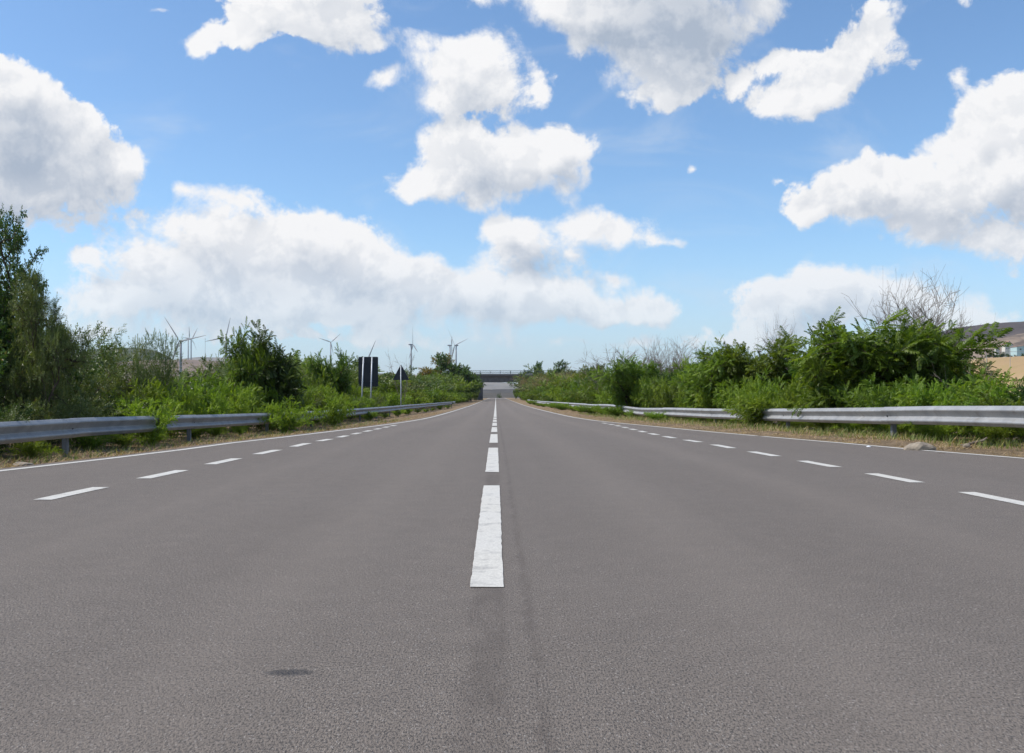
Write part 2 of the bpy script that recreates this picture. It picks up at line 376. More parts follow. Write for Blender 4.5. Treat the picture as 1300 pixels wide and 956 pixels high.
def mat_leaf(name, base, tip, old=(.12, .10, .03), trans=.35, rough=.5, hue=.025, val=.25, oldamt=.08):
    m, nt, out = material(name)
    at_ = N(nt, 'ShaderNodeAttribute', attribute_name='tint'); oi = N(nt, 'ShaderNodeObjectInfo')
    c = mix(nt, at_.outputs['Fac'], base, tip)
    c = mix(nt, maprange(nt, at_.outputs['Fac'], 1 - oldamt, 1 - oldamt * .5), c, old)
    hs = N(nt, 'ShaderNodeHueSaturation')
    nt.links.new(maprange(nt, oi.outputs['Random'], 0, 1, .5 - hue, .5 + hue), hs.inputs['Hue'])
    nt.links.new(maprange(nt, mth(nt, 'FRACT', mth(nt, 'MULTIPLY', oi.outputs['Random'], 7.31)), 0, 1, 1 - val, 1 + val), hs.inputs['Value'])
    nt.links.new(c, hs.inputs['Color']); c = hs.outputs[0]
    b = N(nt, 'ShaderNodeBsdfPrincipled'); nt.links.new(c, b.inputs['Base Color']); b.inputs['Roughness'].default_value = rough
    b.inputs['Specular IOR Level'].default_value = .4
    t = N(nt, 'ShaderNodeBsdfTranslucent'); nt.links.new(mix(nt, 1., c, (1.5, 1.55, .6), 'MULTIPLY'), t.inputs['Color'])
    ms = N(nt, 'ShaderNodeMixShader'); ms.inputs[0].default_value = trans
    nt.links.new(b.outputs[0], ms.inputs[1]); nt.links.new(t.outputs[0], ms.inputs[2]); nt.links.new(ms.outputs[0], out.inputs[0]); return m
def mat_bark(name, a, b, s=14):
    m, nt, out = material(name); co = objcoord(nt, (1, 1, .25)); n = noise(nt, co, s, 5, .6)
    bsdf(nt, out, mix(nt, maprange(nt, n, .35, .65), a, b), .9, 0, n, .6, .01, .2); return m
def mat_metal(name, a, b, metal=.35, rough=.55, stain=(.22, .19, .16)):
    m, nt, out = material(name); co = objcoord(nt); n = noise(nt, co, 3, 6, .6); f = noise(nt, co, 55, 3, .6); s = noise(nt, objcoord(nt, (1, 1, .15)), 9, 5, .6)
    c = mix(nt, maprange(nt, n, .35, .65), a, b); c = mix(nt, maprange(nt, f, .35, .7, 0, .35), c, tuple(x * .8 for x in a))
    c = mix(nt, maprange(nt, s, .58, .75, 0, .6), c, stain)
    bsdf(nt, out, c, maprange(nt, f, .3, .7, rough - .1, rough + .12), metal, f, .15, .003); return m
def mat_plain(name, col, rough=.7, metal=0., var=.15, sc=6):
    m, nt, out = material(name); n = noise(nt, objcoord(nt), sc, 5, .6)
    bsdf(nt, out, mix(nt, maprange(nt, n, .3, .7), tuple(x * (1 - var) for x in col), tuple(min(1, x * (1 + var)) for x in col)), rough, metal, n, .2, .01); return m
def mat_hill(name, cols, s1, s2, stretch=(1, 1, 1)):
    m, nt, out = material(name); co = objcoord(nt, stretch); a = noise(nt, co, s1, 5, .6); b = noise(nt, co, s2, 5, .65, .5)
    c = mix(nt, maprange(nt, a, .42, .58), cols[0], cols[1]); c = mix(nt, maprange(nt, b, .50, .60), c, cols[2])
    bsdf(nt, out, c, .95, 0, b, .5, 2., .05); return m

M = dict(asphalt=mat_asphalt(), paint=mat_paint(), ground=mat_ground(),
    zinc=mat_metal('galvanised_steel', (.31, .315, .32), (.43, .43, .425), .3, .5),
    post=mat_metal('post_steel', (.13, .14, .15), (.20, .21, .22), .3, .6),
    pole=mat_metal('pole_steel', (.42, .45, .48), (.55, .58, .61), .3, .5),
    black=mat_plain('sign_back', (.012, .015, .021), .55), bolt=mat_plain('bolt_steel', (.06, .06, .06), .6, .4),
    concrete=mat_plain('concrete', (.13, .122, .115), .9, 0, .25, 1.5), kerb=mat_plain('pale_concrete', (.45, .44, .42), .85), dark=mat_plain('railing_steel', (.10, .11, .12), .6, .2),
    white=mat_plain('turbine_white', (.22, .23, .25), .5, 0, .04), wall=mat_plain('farm_plaster', (.62, .58, .52), .9), roof=mat_plain('farm_roof', (.30, .17, .12), .9),
    bluewall=mat_plain('shed_panel', (.42, .55, .55), .7), glass=mat_plain('dark_window', (.03, .035, .04), .3),
    rock=mat_plain('limestone', (.27, .225, .17), .95, 0, .3, 14), stick=mat_bark('dead_wood', (.12, .09, .07), (.30, .25, .20)), scrap=mat_plain('plastic_film', (.62, .64, .66), .5, 0, .1, 20),
    bark=mat_bark('bark', (.05, .038, .028), (.12, .095, .07)), twig=mat_bark('grey_twigs', (.15, .12, .10), (.27, .225, .19), 30),
    straw=mat_leaf('straw', (.30, .21, .11), (.56, .41, .24), (.16, .10, .06), .2, .7, .01, .1, .25), grass=mat_leaf('grass_blade', (.10, .15, .03), (.22, .26, .07), (.40, .32, .14), .3, .6, .01, .1, .2))
M['leaf_bright'] = mat_leaf('bright_leaf', (.100, .178, .018), (.260, .350, .040), (.34, .30, .06), .42, .5, .012, .15, .05)
M['leaf_mid'] = mat_leaf('mid_leaf', (.060, .110, .014), (.180, .250, .030), (.20, .18, .045), .38, .48, .015, .22, .05)
M['leaf_olive'] = mat_leaf('olive_leaf', (.066, .105, .024), (.195, .240, .075), (.22, .15, .06), .25, .42, .02, .2, .10)
M['leaf_dark'] = mat_leaf('dark_leaf', (.034, .072, .014), (.095, .150, .030), (.12, .10, .03), .25, .42, .015, .15, .06)
M['leaf_brown'] = mat_leaf('dry_leaf', (.13, .105, .05), (.24, .205, .10), (.40, .31, .16), .25, .7, .02, .2, .2)
M['leaf_yellow'] = mat_leaf('yellowing_leaf', (.13, .12, .022), (.24, .19, .04), (.30, .17, .05), .3, .6, .015, .1, .2)

# ------------------------------------------------------------------ ground, road, markings
def build_ground():
    offs = [0, .12, .3, .55, .85, 1.2, 1.6, 2.1, 2.8, 3.8, 5, 7, 10, 15, 25, 45, 90, 200, 450, 1000, 2500, 6000, 12000]
    rows = sorted(set(YB + [5, 7, 9, 11, 13, 15, 17, 18, 20, 21, 23, 24, 26, 27, 29, 30, 32, 33, 35, 38, 42, 47, 52, 65, 75] + [1200, 1800, 2600, 4000, 7000, 14000] + [-100, -400, -3000]))
    rows = [float(r) for r in rows]; V = []
    for y in rows:
        L, Rr = edgeL(y), edgeR(y)
        xs = [L + .1 - o - (.0 if o else 0) for o in offs[::-1]] + [0.] + [Rr - .1 + o for o in offs]
        for x in xs:
            z = ground_z(x, y)
            V.append((x, y, z - (.03 if L <= x <= Rr else 0)))
    nc = len(offs) * 2 + 1
    Fc = [(i * nc + j, i * nc + j + 1, (i + 1) * nc + j + 1, (i + 1) * nc + j) for i in range(len(rows) - 1) for j in range(nc - 1)]
    o = link('ground', mesh('ground', V, Fc, True), M['ground']); tag(o, kind='structure')
def ribbon(fl, fr, y0, y1, dz):
    ys = [y0] + [y for y in YB if y0 < y < y1] + [y1]; V = []
    for y in ys: V += [(fl(y), y, zroad(y) + dz), (fr(y), y, zroad(y) + dz)]
    return V, [(2 * i, 2 * i + 1, 2 * i + 3, 2 * i + 2) for i in range(len(ys) - 1)]
build_ground()
mb = MB(); fr_ = .02
rag = lambda y: .02 * math.sin(y * 2.7) + .015 * math.sin(y * 7.1)
ysr = sorted(set(YB + [y / 2 for y in range(8, 60)])); ysr = [y for y in ysr if y <= 900]
V = []
for y in ysr:
    z = zroad(y); V += [(edgeL(y) - .05 + rag(y), y, z - .06), (edgeL(y) + rag(y), y, z), (edgeR(y) + rag(y + 3), y, z), (edgeR(y) + .05 + rag(y + 3), y, z - .06)]
mb.add(V, [(4 * i + j, 4 * i + j + 1, 4 * i + j + 5, 4 * i + j + 4) for i in range(len(ysr) - 1) for j in range(3)])
road = mb.build('road', M['asphalt']); tag(road, kind='structure')
def marking(name, fl, fr, y0, y1, ragged=0):
    if ragged:      # worn outline on the nearest dashes
        n = 46; V = []
        for i in range(n + 1):
            y = y0 + (y1 - y0) * i / n; e = 1 if 0 < i < n else 0
            V += [(fl(y) + rng.normal(0, ragged), y + 0, zroad(y) + .004), (fr(y) + rng.normal(0, ragged), y + (rng.normal(0, .02) if e == 0 else 0), zroad(y) + .004)]
        Fc = [(2 * i, 2 * i + 1, 2 * i + 3, 2 * i + 2) for i in range(n)]
    else: V, Fc = ribbon(fl, fr, y0, y1, .004)
    return link(name, mesh(name, V, Fc), M['paint'], road)
cL = lambda y: -.112; cR = lambda y: .034
y = 4.07
while y < 46:
    marking('centre_dash', cL, cR, y, y + 4.5, .0018 if -3 < y < 12 else 0); y += 6
marking('centre_line', cL, cR, y, 540)
def dash_row(ys, xs, y0, y1, period, length):
    y = y0
    while y < y1:
        f = lambda v: float(np.interp(v, ys, xs))
        marking('edge_dash', lambda v: f(v) - .075, lambda v: f(v) + .075, y, y + length); y += period
dash_row([3, 7.9, 9.8, 11.6, 13.3, 14.7, 18.2, 24, 30], [-3.7, -3.57, -3.46, -3.38, -3.3, -3.22, -3.12, -3.12, -3.1], 7.42 - 1.87 * 3, 29, 1.87, 1.0)
dash_row([3, 7.5, 9.43, 11.4, 13.2, 14.9, 16.7, 18.2, 20.5, 29, 40], [4.1, 4.02, 3.97, 3.85, 3.73, 3.62, 3.54, 3.46, 3.45, 3.68, 3.7], 7.0 - 1.87 * 3, 33, 1.87, 1.0)
marking('edge_line', lambda y: lineL(y) - .06, lambda y: lineL(y) + .06, -10, 540)
marking('edge_line', lambda y: lineR(y) - .06, lambda y: lineR(y) + .06, -10, 19.2, 0)
marking('edge_line', lambda y: lineR(y) - .06, lambda y: lineR(y) + .06, 19.5, 540, 0)

# ------------------------------------------------------------------ guardrails
# offset from the post plane towards the road, height below the top lip: two corrugations, rolled edges
W_PROF = [(.002, -.012), (0, 0), (.012, .004), (.026, -.004), (.072, -.046), (.080, -.058), (.080, -.070), (.074, -.082), (.016, -.160), (.008, -.170), (.008, -.178), (.014, -.186), (.070, -.230), (.078, -.242), (.078, -.256), (.072, -.268), (.030, -.312), (.012, -.316), (0, -.312), (.002, -.300)]
def sweep(path, side, top):
    n = len(W_PROF); V = []
    for y, x, z in path:
        for o, h in W_PROF: V.append((x - side * o, y, z + h))
    m = len(path); Fc = [(i * n + j, i * n + j + 1, (i + 1) * n + j + 1, (i + 1) * n + j) for i in range(m - 1) for j in range(n - 1)]
    # thickness: a second skin 3 mm behind
    b = len(V); V += [(v[0] + side * .003, v[1], v[2]) for v in V]
    Fc += [tuple(b + k for k in f[::-1]) for f in Fc]
    return V, Fc
def guardrail(name, label, side, RX, RY, RZ, y_start, y_end, post0, step, dent):
    root = tag(empty(name, (float(np.interp(post0, RY, RX)), post0, zroad(post0))), label, 'guardrail', None)
    ox, oy, oz = root.location
    fx = lambda y: float(np.interp(y, RY, RX)) - ox
    fz = lambda y: float(np.interp(y, RY, RZ)) + zroad(y) + dent(y) - oz
    y = post0 - step * round((post0 - y_start) / step); k = 0
    while y < y_end:
        n = 13 if y < 60 else 4; jx, jz = rng.normal(0, .006), rng.normal(0, .006)
        path = [(yy - oy, fx(yy) + jx, fz(yy) + jz) for yy in np.linspace(y - .12, y + step + .12, n)]
        V, Fc = sweep(path, side, 0); link('beam', mesh('beam', V, Fc), M['zinc'], root)
        px = fx(y) + side * .07; gz = ground_z(ox + px, y) - oz
        lean = rng.normal(0, .015)
        mb = MB(); topz = fz(y) - .05     # channel-section post
        for dx, dy, wx, wy in ((0, 0, .008, .10), (side * .035, .046, .07, .008), (side * .035, -.046, .07, .008)):
            mb.box((px + dx + lean * 0, y - oy + dy, (gz - .1 + topz) / 2), (wx, wy, topz - gz + .1))
        p = mb.build('post', M['post'], root)
        if y < 90:
            mb = MB(); mb.box((fx(y) + side * .030, y - oy, fz(y) - .156), (.045, .09, .12)); mb.build('spacer', M['post'], root)
            mb = MB()
            mb.tube([(fx(y) - side * .003, y - oy, fz(y) - .156), (fx(y) - side * .024, y - oy, fz(y) - .156)], .02, 8)
            mb.build('bolt', M['bolt'], root)
        y += step
    return root
GLY = [-6, 0, 13.5, 22, 28, 34, 48, 70, 120, 250]; GLX = [-8.0, -7.7, -7.08, -6.95, -6.6, -6.5, -6.5, -6.3, -5.4, -4.4]; GLZ = [.43, .43, .43, .40, .39, .39, .44, .50, .55, .6]
GRY = [-6, 0, 13.7, 17.6, 24.6, 30, 41, 60, 82, 160, 250]; GRX = [8.7, 8.3, 7.72, 7.35, 7.3, 6.9, 6.2, 5.9, 5.8, 5.2, 4.8]; GRZ = [.66, .66, .655, .60, .53, .50, .52, .60, .62, .62, .62]
railL = lambda y: float(np.interp(y, GLY, GLX)); railR = lambda y: float(np.interp(y, GRY, GRX))
guardrail('guardrail', 'weathered grey steel guardrail on short posts along the left verge, its road side in shade', -1, GLX, GLY, GLZ, 3.6, 118, 15.6, 6.0, lambda y: 0)
guardrail('guardrail', 'sunlit pale steel guardrail with two bright corrugations along the right verge', 1, GRX, GRY, GRZ, 5.6, 150, 17.6, 6.2,
          lambda y: .05 * math.exp(-((y - 50) / 5) ** 2) - .03 * math.exp(-((y - 40) / 3) ** 2))

# ------------------------------------------------------------------ signs seen from behind
def road_sign(px0, px1, pyt, pyb, Y, posts):
    x0, _, zt = at(px0, pyt, Y); x1, _, zb = at(px1, pyb, Y); xm = (x0 + x1) / 2; g = ground_z(xm, Y)
    root = tag(empty('road_sign', (xm, Y, g)), 'tall rectangular road sign seen from its black back, on two grey poles', 'road sign')
    w, h = x1 - x0, zt - zb
    mb = MB(); r = .06; pts = []
    for cx, cz, a0 in ((w / 2 - r, h / 2 - r, 0), (-w / 2 + r, h / 2 - r, 90), (-w / 2 + r, -h / 2 + r, 180), (w / 2 - r, -h / 2 + r, 270)):
        for k in range(4): a = R_(a0 + 30 * k); pts.append((cx + r * math.cos(a), cz + r * math.sin(a)))
    zc = (zt + zb) / 2 - g; n = len(pts)
    mb.add([(a, 0, b + zc) for a, b in pts] + [(a, .03, b + zc) for a, b in pts], [tuple(range(n)), tuple(range(2 * n - 1, n - 1, -1))] + [(i, i + n, (i + 1) % n + n, (i + 1) % n) for i in range(n)])
    mb.build('sign_panel', M['black'], root)
    for t in (-.32, .32):
        mb = MB(); mb.box((0, -.015, zc + t * h), (w * .96, .03, .04)); mb.build('stiffener', M['black'], root)
    for p_top, p_bot in posts:
        xt, xb = at(p_top, 0, Y)[0] - xm, at(p_bot, 0, Y)[0] - xm
        mb = MB(); mb.tube([(xb, -.07, -.3), (xt, -.07, zt - g - .02)], .042, 10); po = mb.build('pole', M['pole'], root, True)
        for t in (-.32, .32):
            zz = zc + t * h; xx = xb + (xt - xb) * zz / (zt - g); mb = MB(); mb.box((xx, -.055, zz), (.12, .10, .05)); mb.build('clamp', M['pole'], po)
road_sign(455, 480, 453, 491, 55, ((461.8, 458.2), (472.6, 469.8)))
xs, _, zt = at(509, 462.5, 70); _, _, zb = at(509, 482.5, 70); g = ground_z(xs, 70); hw = 10.8 * 70 / F
root = tag(empty('warning_sign', (xs, 70, g)), 'black triangular back of a warning sign on one grey pole, left of the road', 'road sign')
mb = MB(); pts = []
for cx, cz, a0 in ((0, zt - g - .09, 30), (-hw + .09, zb - g + .05, 150), (hw - .09, zb - g + .05, 270)):
    for k in range(5): a = R_(a0 + 30 * k); pts.append((cx + .05 * math.cos(a), cz + .05 * math.sin(a)))
n = len(pts); mb.add([(a, 0, b) for a, b in pts] + [(a, .03, b) for a, b in pts], [tuple(range(n)), tuple(range(2 * n - 1, n - 1, -1))] + [(i, i + n, (i + 1) % n + n, (i + 1) % n) for i in range(n)])
mb.build('sign_panel', M['black'], root)
mb = MB(); mb.tube([(0, -.06, -.3), (0, -.06, zt - g - .1)], .035, 8); po = mb.build('pole', M['pole'], root, True)
for hz in (.3, .75):
    mb = MB(); mb.box((0, -.045, zb - g + hz), (.10, .08, .05)); mb.build('clamp', M['pole'], po)

# ------------------------------------------------------------------ bridge over the road
BY = 270.
zt = EYE + 25.2 * BY / F; zb = EYE + 15 * BY / F; bx0, bx1 = at(542, 0, BY)[0], at(742, 0, BY)[0]; bw = 8.
root = tag(empty('bridge', (0, BY, zroad(BY))), 'low grey concrete road bridge with a thin railing crossing over the road', 'bridge')
oz = zroad(BY)
mb = MB(); mb.box(((bx0 + bx1) / 2, bw / 2, zt - .35 - oz), (bx1 - bx0, bw, .5)); deck = mb.build('deck', M['concrete'], root)
mb = MB()
for yy in (.9, 3.0, 5.1, 7.2): mb.box(((bx0 + bx1) / 2, yy, (zb + zt - .6) / 2 - oz), (bx1 - bx0, .5, zt - .6 - zb))
mb.build('girders', M['concrete'], root)
for yy in (.10, bw - .10):
    mb = MB(); mb.box(((bx0 + bx1) / 2, yy, zt - .02 - oz), (bx1 - bx0, .34, .18)); kb = mb.build('kerb', M['kerb'], root)
for yy in (.12, bw - .12):
    mb = MB(); x = bx0 + .5
    while x < bx1: mb.box((x, yy, zt + .55 - oz), (.10, .08, 1.05)); x += 2.95
    for hz in (.45, 1.04): mb.box(((bx0 + bx1) / 2, yy + .05, zt + hz - oz), (bx1 - bx0, .05, .07))
    # thin vertical bars
    x = bx0 + .4
    while x < bx1: mb.box((x, yy, zt + .5 - oz), (.02, .02, .95)); x += .33
    mb.build('railing', M['dark'], root)
for xx, w in ((at(604, 0, BY)[0], at(613.5, 0, BY)[0] - at(596, 0, BY)[0]), (at(668, 0, BY)[0], 3.)):
    mb = MB(); mb.box((xx, bw / 2, (zb - oz) / 2 - .5), (w, bw - .6, zb - oz + 1)); mb.build('abutment', M['concrete'], root)
# earth ramps carrying the bridge road on both sides
def ramp(name, xa, xb, side):
    V = []; xs = np.linspace(xa, xb, 16); n = 9
    for i, x in enumerate(xs):
        t = i / 15; top = (zt - .3) * (1 - .2 * t); base = ground_z(x, BY) - .6
        slope = 9.
        for j, (dy, f) in enumerate(((-slope, 0), (-slope * .6, .45), (-slope * .3, .78), (-.8, 1), (0, 1.0), (bw, 1.0), (bw + .8, 1), (bw + slope * .5, .6), (bw + slope, 0))):
            V.append((x, BY + dy + rng.normal(0, .3), base + (top - base) * f + rng.normal(0, .12) * (f < 1)))
    Fc = [(i * n + j, i * n + j + 1, (i + 1) * n + j + 1, (i + 1) * n + j) for i in range(15) for j in range(n - 1)]
    # end slope towards the road
    b = len(V); V += [(xa - side * 3.5, BY + dy, base - .2) for dy in (-8, 0, bw, bw + 8)]
    Fc += [(b, b + 1, 3, 0), (b + 1, b + 2, 6, 3), (b + 2, b + 3, 8, 6)]
    o = link(name, mesh(name, V, Fc, True), M['ground']); tag(o, kind='structure')
ramp('embankment', at(594, 0, BY)[0], at(360, 0, BY)[0], -1); ramp('embankment', at(690, 0, BY)[0], at(930, 0, BY)[0], 1)

# ------------------------------------------------------------------ wind turbines and masts
def turbine(hx, hy, Y, Rb, angs, yaw, label, tw=None):
    """hub at photo pixel; angs are blade angles in the rotor plane; yaw turns the rotor away from the road"""
    X, _, Z = at(hx, hy, Y); gz = 0.; root = tag(empty('wind_turbine', (X, Y, gz)), label, 'wind turbine', 'wind turbines on the plain')
    ca, sa = math.cos(yaw), math.sin(yaw)
    ax = Vector((sa, -ca, 0)); rt = Vector((ca, sa, 0)); H = Z - gz
    hub = Vector((0, 0, H)); tx = -ax * 3.2
    mb = MB(); zs = [0, H * .3, H * .6, H - 1.2]; mb.tube([(tx.x, tx.y, z) for z in zs], [2.6, 2.3, 1.9, 1.6], 10); mb.build('tower', M['white'], root, True)
    mb = MB(); P = [hub - ax * t for t in (.6, 1.5, 4, 7.5, 9.3)]; mb.tube(P, [1.0, 1.6, 1.8, 1.7, .9], 8); mb.build('nacelle', M['white'], root, True)
    mb = MB(); mb.tube([hub + ax * t for t in (1.7, 1.4, .7, -.6)], [.15, .8, 1.3, 1.35], 10); mb.build('hub', M['white'], root, True)
    for a in angs:
        d = rt * math.cos(R_(a)) + Vector((0, 0, 1)) * math.sin(R_(a)); c = d.cross(ax)
        mb = MB(); V = []; st = [(0, 1.1, 1.1), (.05, 1.3, 1.1), (.14, 3.0, .9), (.24, 3.4, .8), (.5, 2.5, .6), (.8, 1.5, .35), (.97, .8, .2), (1, .2, .08)]
        for t, w, th in st:
            p = hub + d * (Rb * t) + ax * (.8 - .0 * t) ; tl = c * w * .82 + ax * w * .5
            V += [p - tl * .35, p + ax * th / 2, p + tl * .65, p - ax * th / 2]
        mb.add(V, [(4 * i + k, 4 * i + (k + 1) % 4, 4 * i + 4 + (k + 1) % 4, 4 * i + 4 + k) for i in range(len(st) - 1) for k in range(4)])
        mb.build('blade', M['white'], root, True)
turbine(228, 433, 1450, 46, (124, 10.5, 249), R_(-12), 'largest wind turbine at the left, three blades spread, over the brown hill')
turbine(240, 429.5, 3000, 38, (92, 212, 332), R_(72), 'far wind turbine just right of the large left one, with a white upright blade')
turbine(243.5, 430, 3000, 42, (58, 178, 298), R_(58), 'far wind turbine hidden close behind the one with the upright blade')
turbine(286.5, 428.5, 2050, 45, (77, 192, 316), R_(8), 'wind turbine rising behind the arching tree tips on the left')
turbine(420, 434.5, 3000, 42, (42, 162, 282), R_(20), 'small wind turbine with its rotor just above the left treetops')
turbine(466, 457, 2100, 48, (66, 186, 306), R_(25), 'wind turbine behind the rectangular sign, a single blade rising above it')
turbine(523.6, 437.5, 2150, 43, (89, 314, 206), R_(112), 'wind turbine seen edge on, one blade up and one down, above the warning sign')
turbine(577.6, 438.4, 2150, 51, (123, 15, 250), R_(-50), 'wind turbine with two raised blades above the tree beside the bridge')
turbine(573, 438.5, 2250, 40, (270,30,150), R_(94), 'wind turbine edge on, close to the left of the one beside the bridge')
def mast(px, pyt, Y, r, label):
    X, _, Z = at(px, pyt, Y); root = tag(empty('mast', (X, Y, 0)), label, 'mast')
    mb = MB(); mb.tube([(0, 0, 0), (0, 0, Z)], [r, r * .8], 8); mb.build('pole', M['dark'], root, True)
    mb = MB(); mb.box((0, 0, Z + r), (r * 4.5, r * 3, r * 2)); mb.build('head', M['dark'], root)
mast(210, 432.5, 1500, .55, 'thin grey mast left of the largest wind turbine')
mast(260.5, 430.5, 1900, .35, 'faint thin mast between two wind turbines at the left')
mast(964, 447, 600, .45, 'dark stout mast above the right hedge, under the dead twigs')
mast(952.5, 452, 800, .5, 'faint second mast left of the stout one above the right hedge')

# ------------------------------------------------------------------ hills and far fields
def hill(name, Y0, Y1, prof, mat, ny=16, nz=0., base=-14, back=1.0, foot=None):
    """prof: photo pixels (px, py) of the skyline at distance (Y0+Y1)/2 ... built as a real ridge with a front and a back slope"""
    Ym = Y0 + (Y1 - Y0) * .62; pxs = np.array([p[0] for p in prof], float); pys = np.array([p[1] for p in prof], float)
    nx = 110; gx = np.linspace(pxs[0], pxs[-1], nx); V = []
    wob = np.cumsum(rng.normal(0, 1, nx + 60)); wob = np.convolve(wob, np.ones(8) / 8, 'same')[:nx]; wob = (wob - np.linspace(wob[0], wob[-1], nx)) * nz
    for j in range(ny + 1):
        t = j / ny; Y = Y0 + (Y1 - Y0) * t; s = math.sin(min(1, t / .62) * math.pi / 2) if t < .62 else math.cos((t - .62) / .38 * math.pi / 2) ** back
        for i, px in enumerate(gx):
            x, _, zc = at(px, float(np.interp(px, pxs, pys)), Ym); e = min(1, i / 6, (nx - 1 - i) / 6)
            z = base + (zc + wob[i] - base) * s * (1 if nx > 0 else e) + rng.normal(0, nz * .6) * s
            V.append((x, Y, z))
    Fc = [(j * nx + i, j * nx + i + 1, (j + 1) * nx + i + 1, (j + 1) * nx + i) for j in range(ny) for i in range(nx - 1)]
    o = link(name, mesh(name, V, Fc, True), mat); tag(o, kind='structure'); return o
mh = mat_hill('dark_scrub_slope', ((.060, .075, .035), (.10, .105, .05), (.045, .055, .03)), .01, .05)
mb_ = mat_hill('ploughed_slope', ((.20, .145, .105), (.27, .205, .15), (.13, .10, .075)), .004, .02, (1, .5, 3))
mr = mat_hill('burnt_slope', ((.075, .060, .055), (.10, .080, .072), (.055, .048, .045)), .004, .02, (1, .6, 4))
mr2 = mat_hill('bare_slope', ((.20, .15, .115), (.26, .20, .15), (.12, .095, .075)), .006, .03, (1, .5, 3))
mf = mat_hill('stubble_field', ((.36, .25, .135), (.42, .31, .175), (.34, .25, .12)), .012, .10, (1, .5, 1))
mp = mat_hill('far_plain', ((.20, .18, .155), (.27, .235, .19), (.14, .135, .11)), .003, .015, (.6, .3, 1))
hill('hills', 3600, 5200, [(-400, 470), (150, 462), (225, 458), (260, 454), (330, 455), (390, 463), (480, 474), (540, 476), (620, 484), (640, 486), (660, 489), (700, 486), (800, 478), (950, 474), (1100, 470), (1600, 460)], mp, nz=.8)
hill('hills', 1900, 2600, [(-500, 440), (-100, 448), (40, 450), (90, 449), (140, 441), (170, 441), (200, 445), (215, 456), (240, 470), (300, 495)], mh, nz=.8)
hill('hills', 1650, 2500, [(60, 500), (120, 470), (170, 460), (200, 456), (240, 454.5), (300, 459), (340, 464), (400, 478), (470, 492)], mb_, nz=.5)
hill('hills', 1300, 2300, [(940, 500), (1000, 462), (1050, 447), (1110, 436), (1180, 427), (1215, 417), (1260, 412.5), (1300, 410), (1450, 398), (1700, 400)], mr, nz=.7)
hill('hills', 900, 1300, [(1130, 500), (1190, 460), (1230, 438), (1262, 431), (1300, 424), (1400, 405), (1700, 400)], mr2, nz=.5)
hill('fields', 150, 620, [(1120, 502), (1180, 474), (1215, 462), (1250, 454.5), (1300, 454), (1450, 448), (1700, 445)], mf, nz=.02, base=-2.5)
hill('fields', 900, 2000, [(560, 497), (600, 494), (640, 493.5), (700, 492), (760, 492), (900, 494), (1000, 500)], mat_hill('grey_slope', ((.085, .078, .072), (.105, .095, .085), (.06, .058, .052)), .006, .03, (.5, 1, 1)), nz=.3)
hill('fields', 480, 1000, [(540, 500), (600, 499), (640, 499), (680, 499), (760, 500)], mat_hill('pale_slope', ((.09, .082, .072), (.11, .10, .085), (.07, .064, .056)), .01, .05, (.5, 1, 1)), nz=.05)

# ------------------------------------------------------------------ plants
def frames(d, up=None):
    """orthonormal frames with x along d, z as near to up as it goes; d (n,3)"""
    d = d / np.linalg.norm(d, axis=1, keepdims=True)
    up = np.tile([0, 0, 1.], (len(d), 1)) if up is None else up
    y = np.cross(up, d); nn = np.linalg.norm(y, axis=1, keepdims=True); y = np.where(nn < .05, np.array([0, 1., 0]), y / np.maximum(nn, 1e-6))
    z = np.cross(d, y); return np.stack([d, y, z], axis=2)
def leaflet(L, W, fold=.25, curl=.15):
    """kite-shaped blade along x: base, side, tip, side"""
    return np.array([(0, 0, 0), (L * .45, W / 2, W * fold), (L, 0, -L * curl), (L * .45, -W / 2, W * fold)])
def pinnate(n, ll, lw, droop, ang=62):
    """a compound leaf of length 1: leaflets in pairs on a drooping rib, and the rib itself"""
    Q = []; ts = np.linspace(.16, .97, n)
    P = lambda t: np.array([t * (1 - .12 * droop * t), 0, .10 * t - droop * t * t * .45])
    for i, t in enumerate(ts):
        s = ll * (0.75 + .5 * math.sin(math.pi * (t * .8 + .1)))
        for sg in (-1, 1):
            a = R_(ang - 20 * t + random.uniform(-9, 9)) * sg; d = np.array([math.cos(a), math.sin(a), random.uniform(-.45, .05) - droop * .3 * t])
            Fm = frames(d[None], np.array([[random.uniform(-.3, .3), random.uniform(-.3, .3), 1.]]))[0]
            Q.append(leaflet(s, lw) @ Fm.T + P(t))
    Q.append(leaflet(ll, lw) @ frames(np.array([[1., 0, -droop * .7]]))[0].T + P(.97))
    a, b, w = P(0), P(.9), .012
    Q.append(np.array([a + (0, -w, 0), a + (0, w, 0), b + (0, w * .4, 0), b + (0, -w * .4, 0)]))
    return np.array(Q)
def place(tmpls, pos, dirs, size, rollj=.5, upb=None):
    """copies of leaf templates; returns (n*k,4,3) quads and a tint per quad"""
    n = len(pos); which = rng.integers(0, len(tmpls), n); out = []; tint = []
    up = rng.normal(0, rollj, (n, 3)); up[:, 2] += 1
    Fm = frames(dirs, up)
    for k, T in enumerate(tmpls):
        s = which == k
        if not s.any(): continue
        v = np.einsum('nij,qkj->nqki', Fm[s], T) * size[s][:, None, None, None] + pos[s][:, None, None, :]
        base = rng.random(int(s.sum()))[:, None] * .75 + rng.random((int(s.sum()), len(T))) * .25
        out.append(v.reshape(-1, 4, 3)); tint.append(base.reshape(-1))
    return np.concatenate(out), np.concatenate(tint)

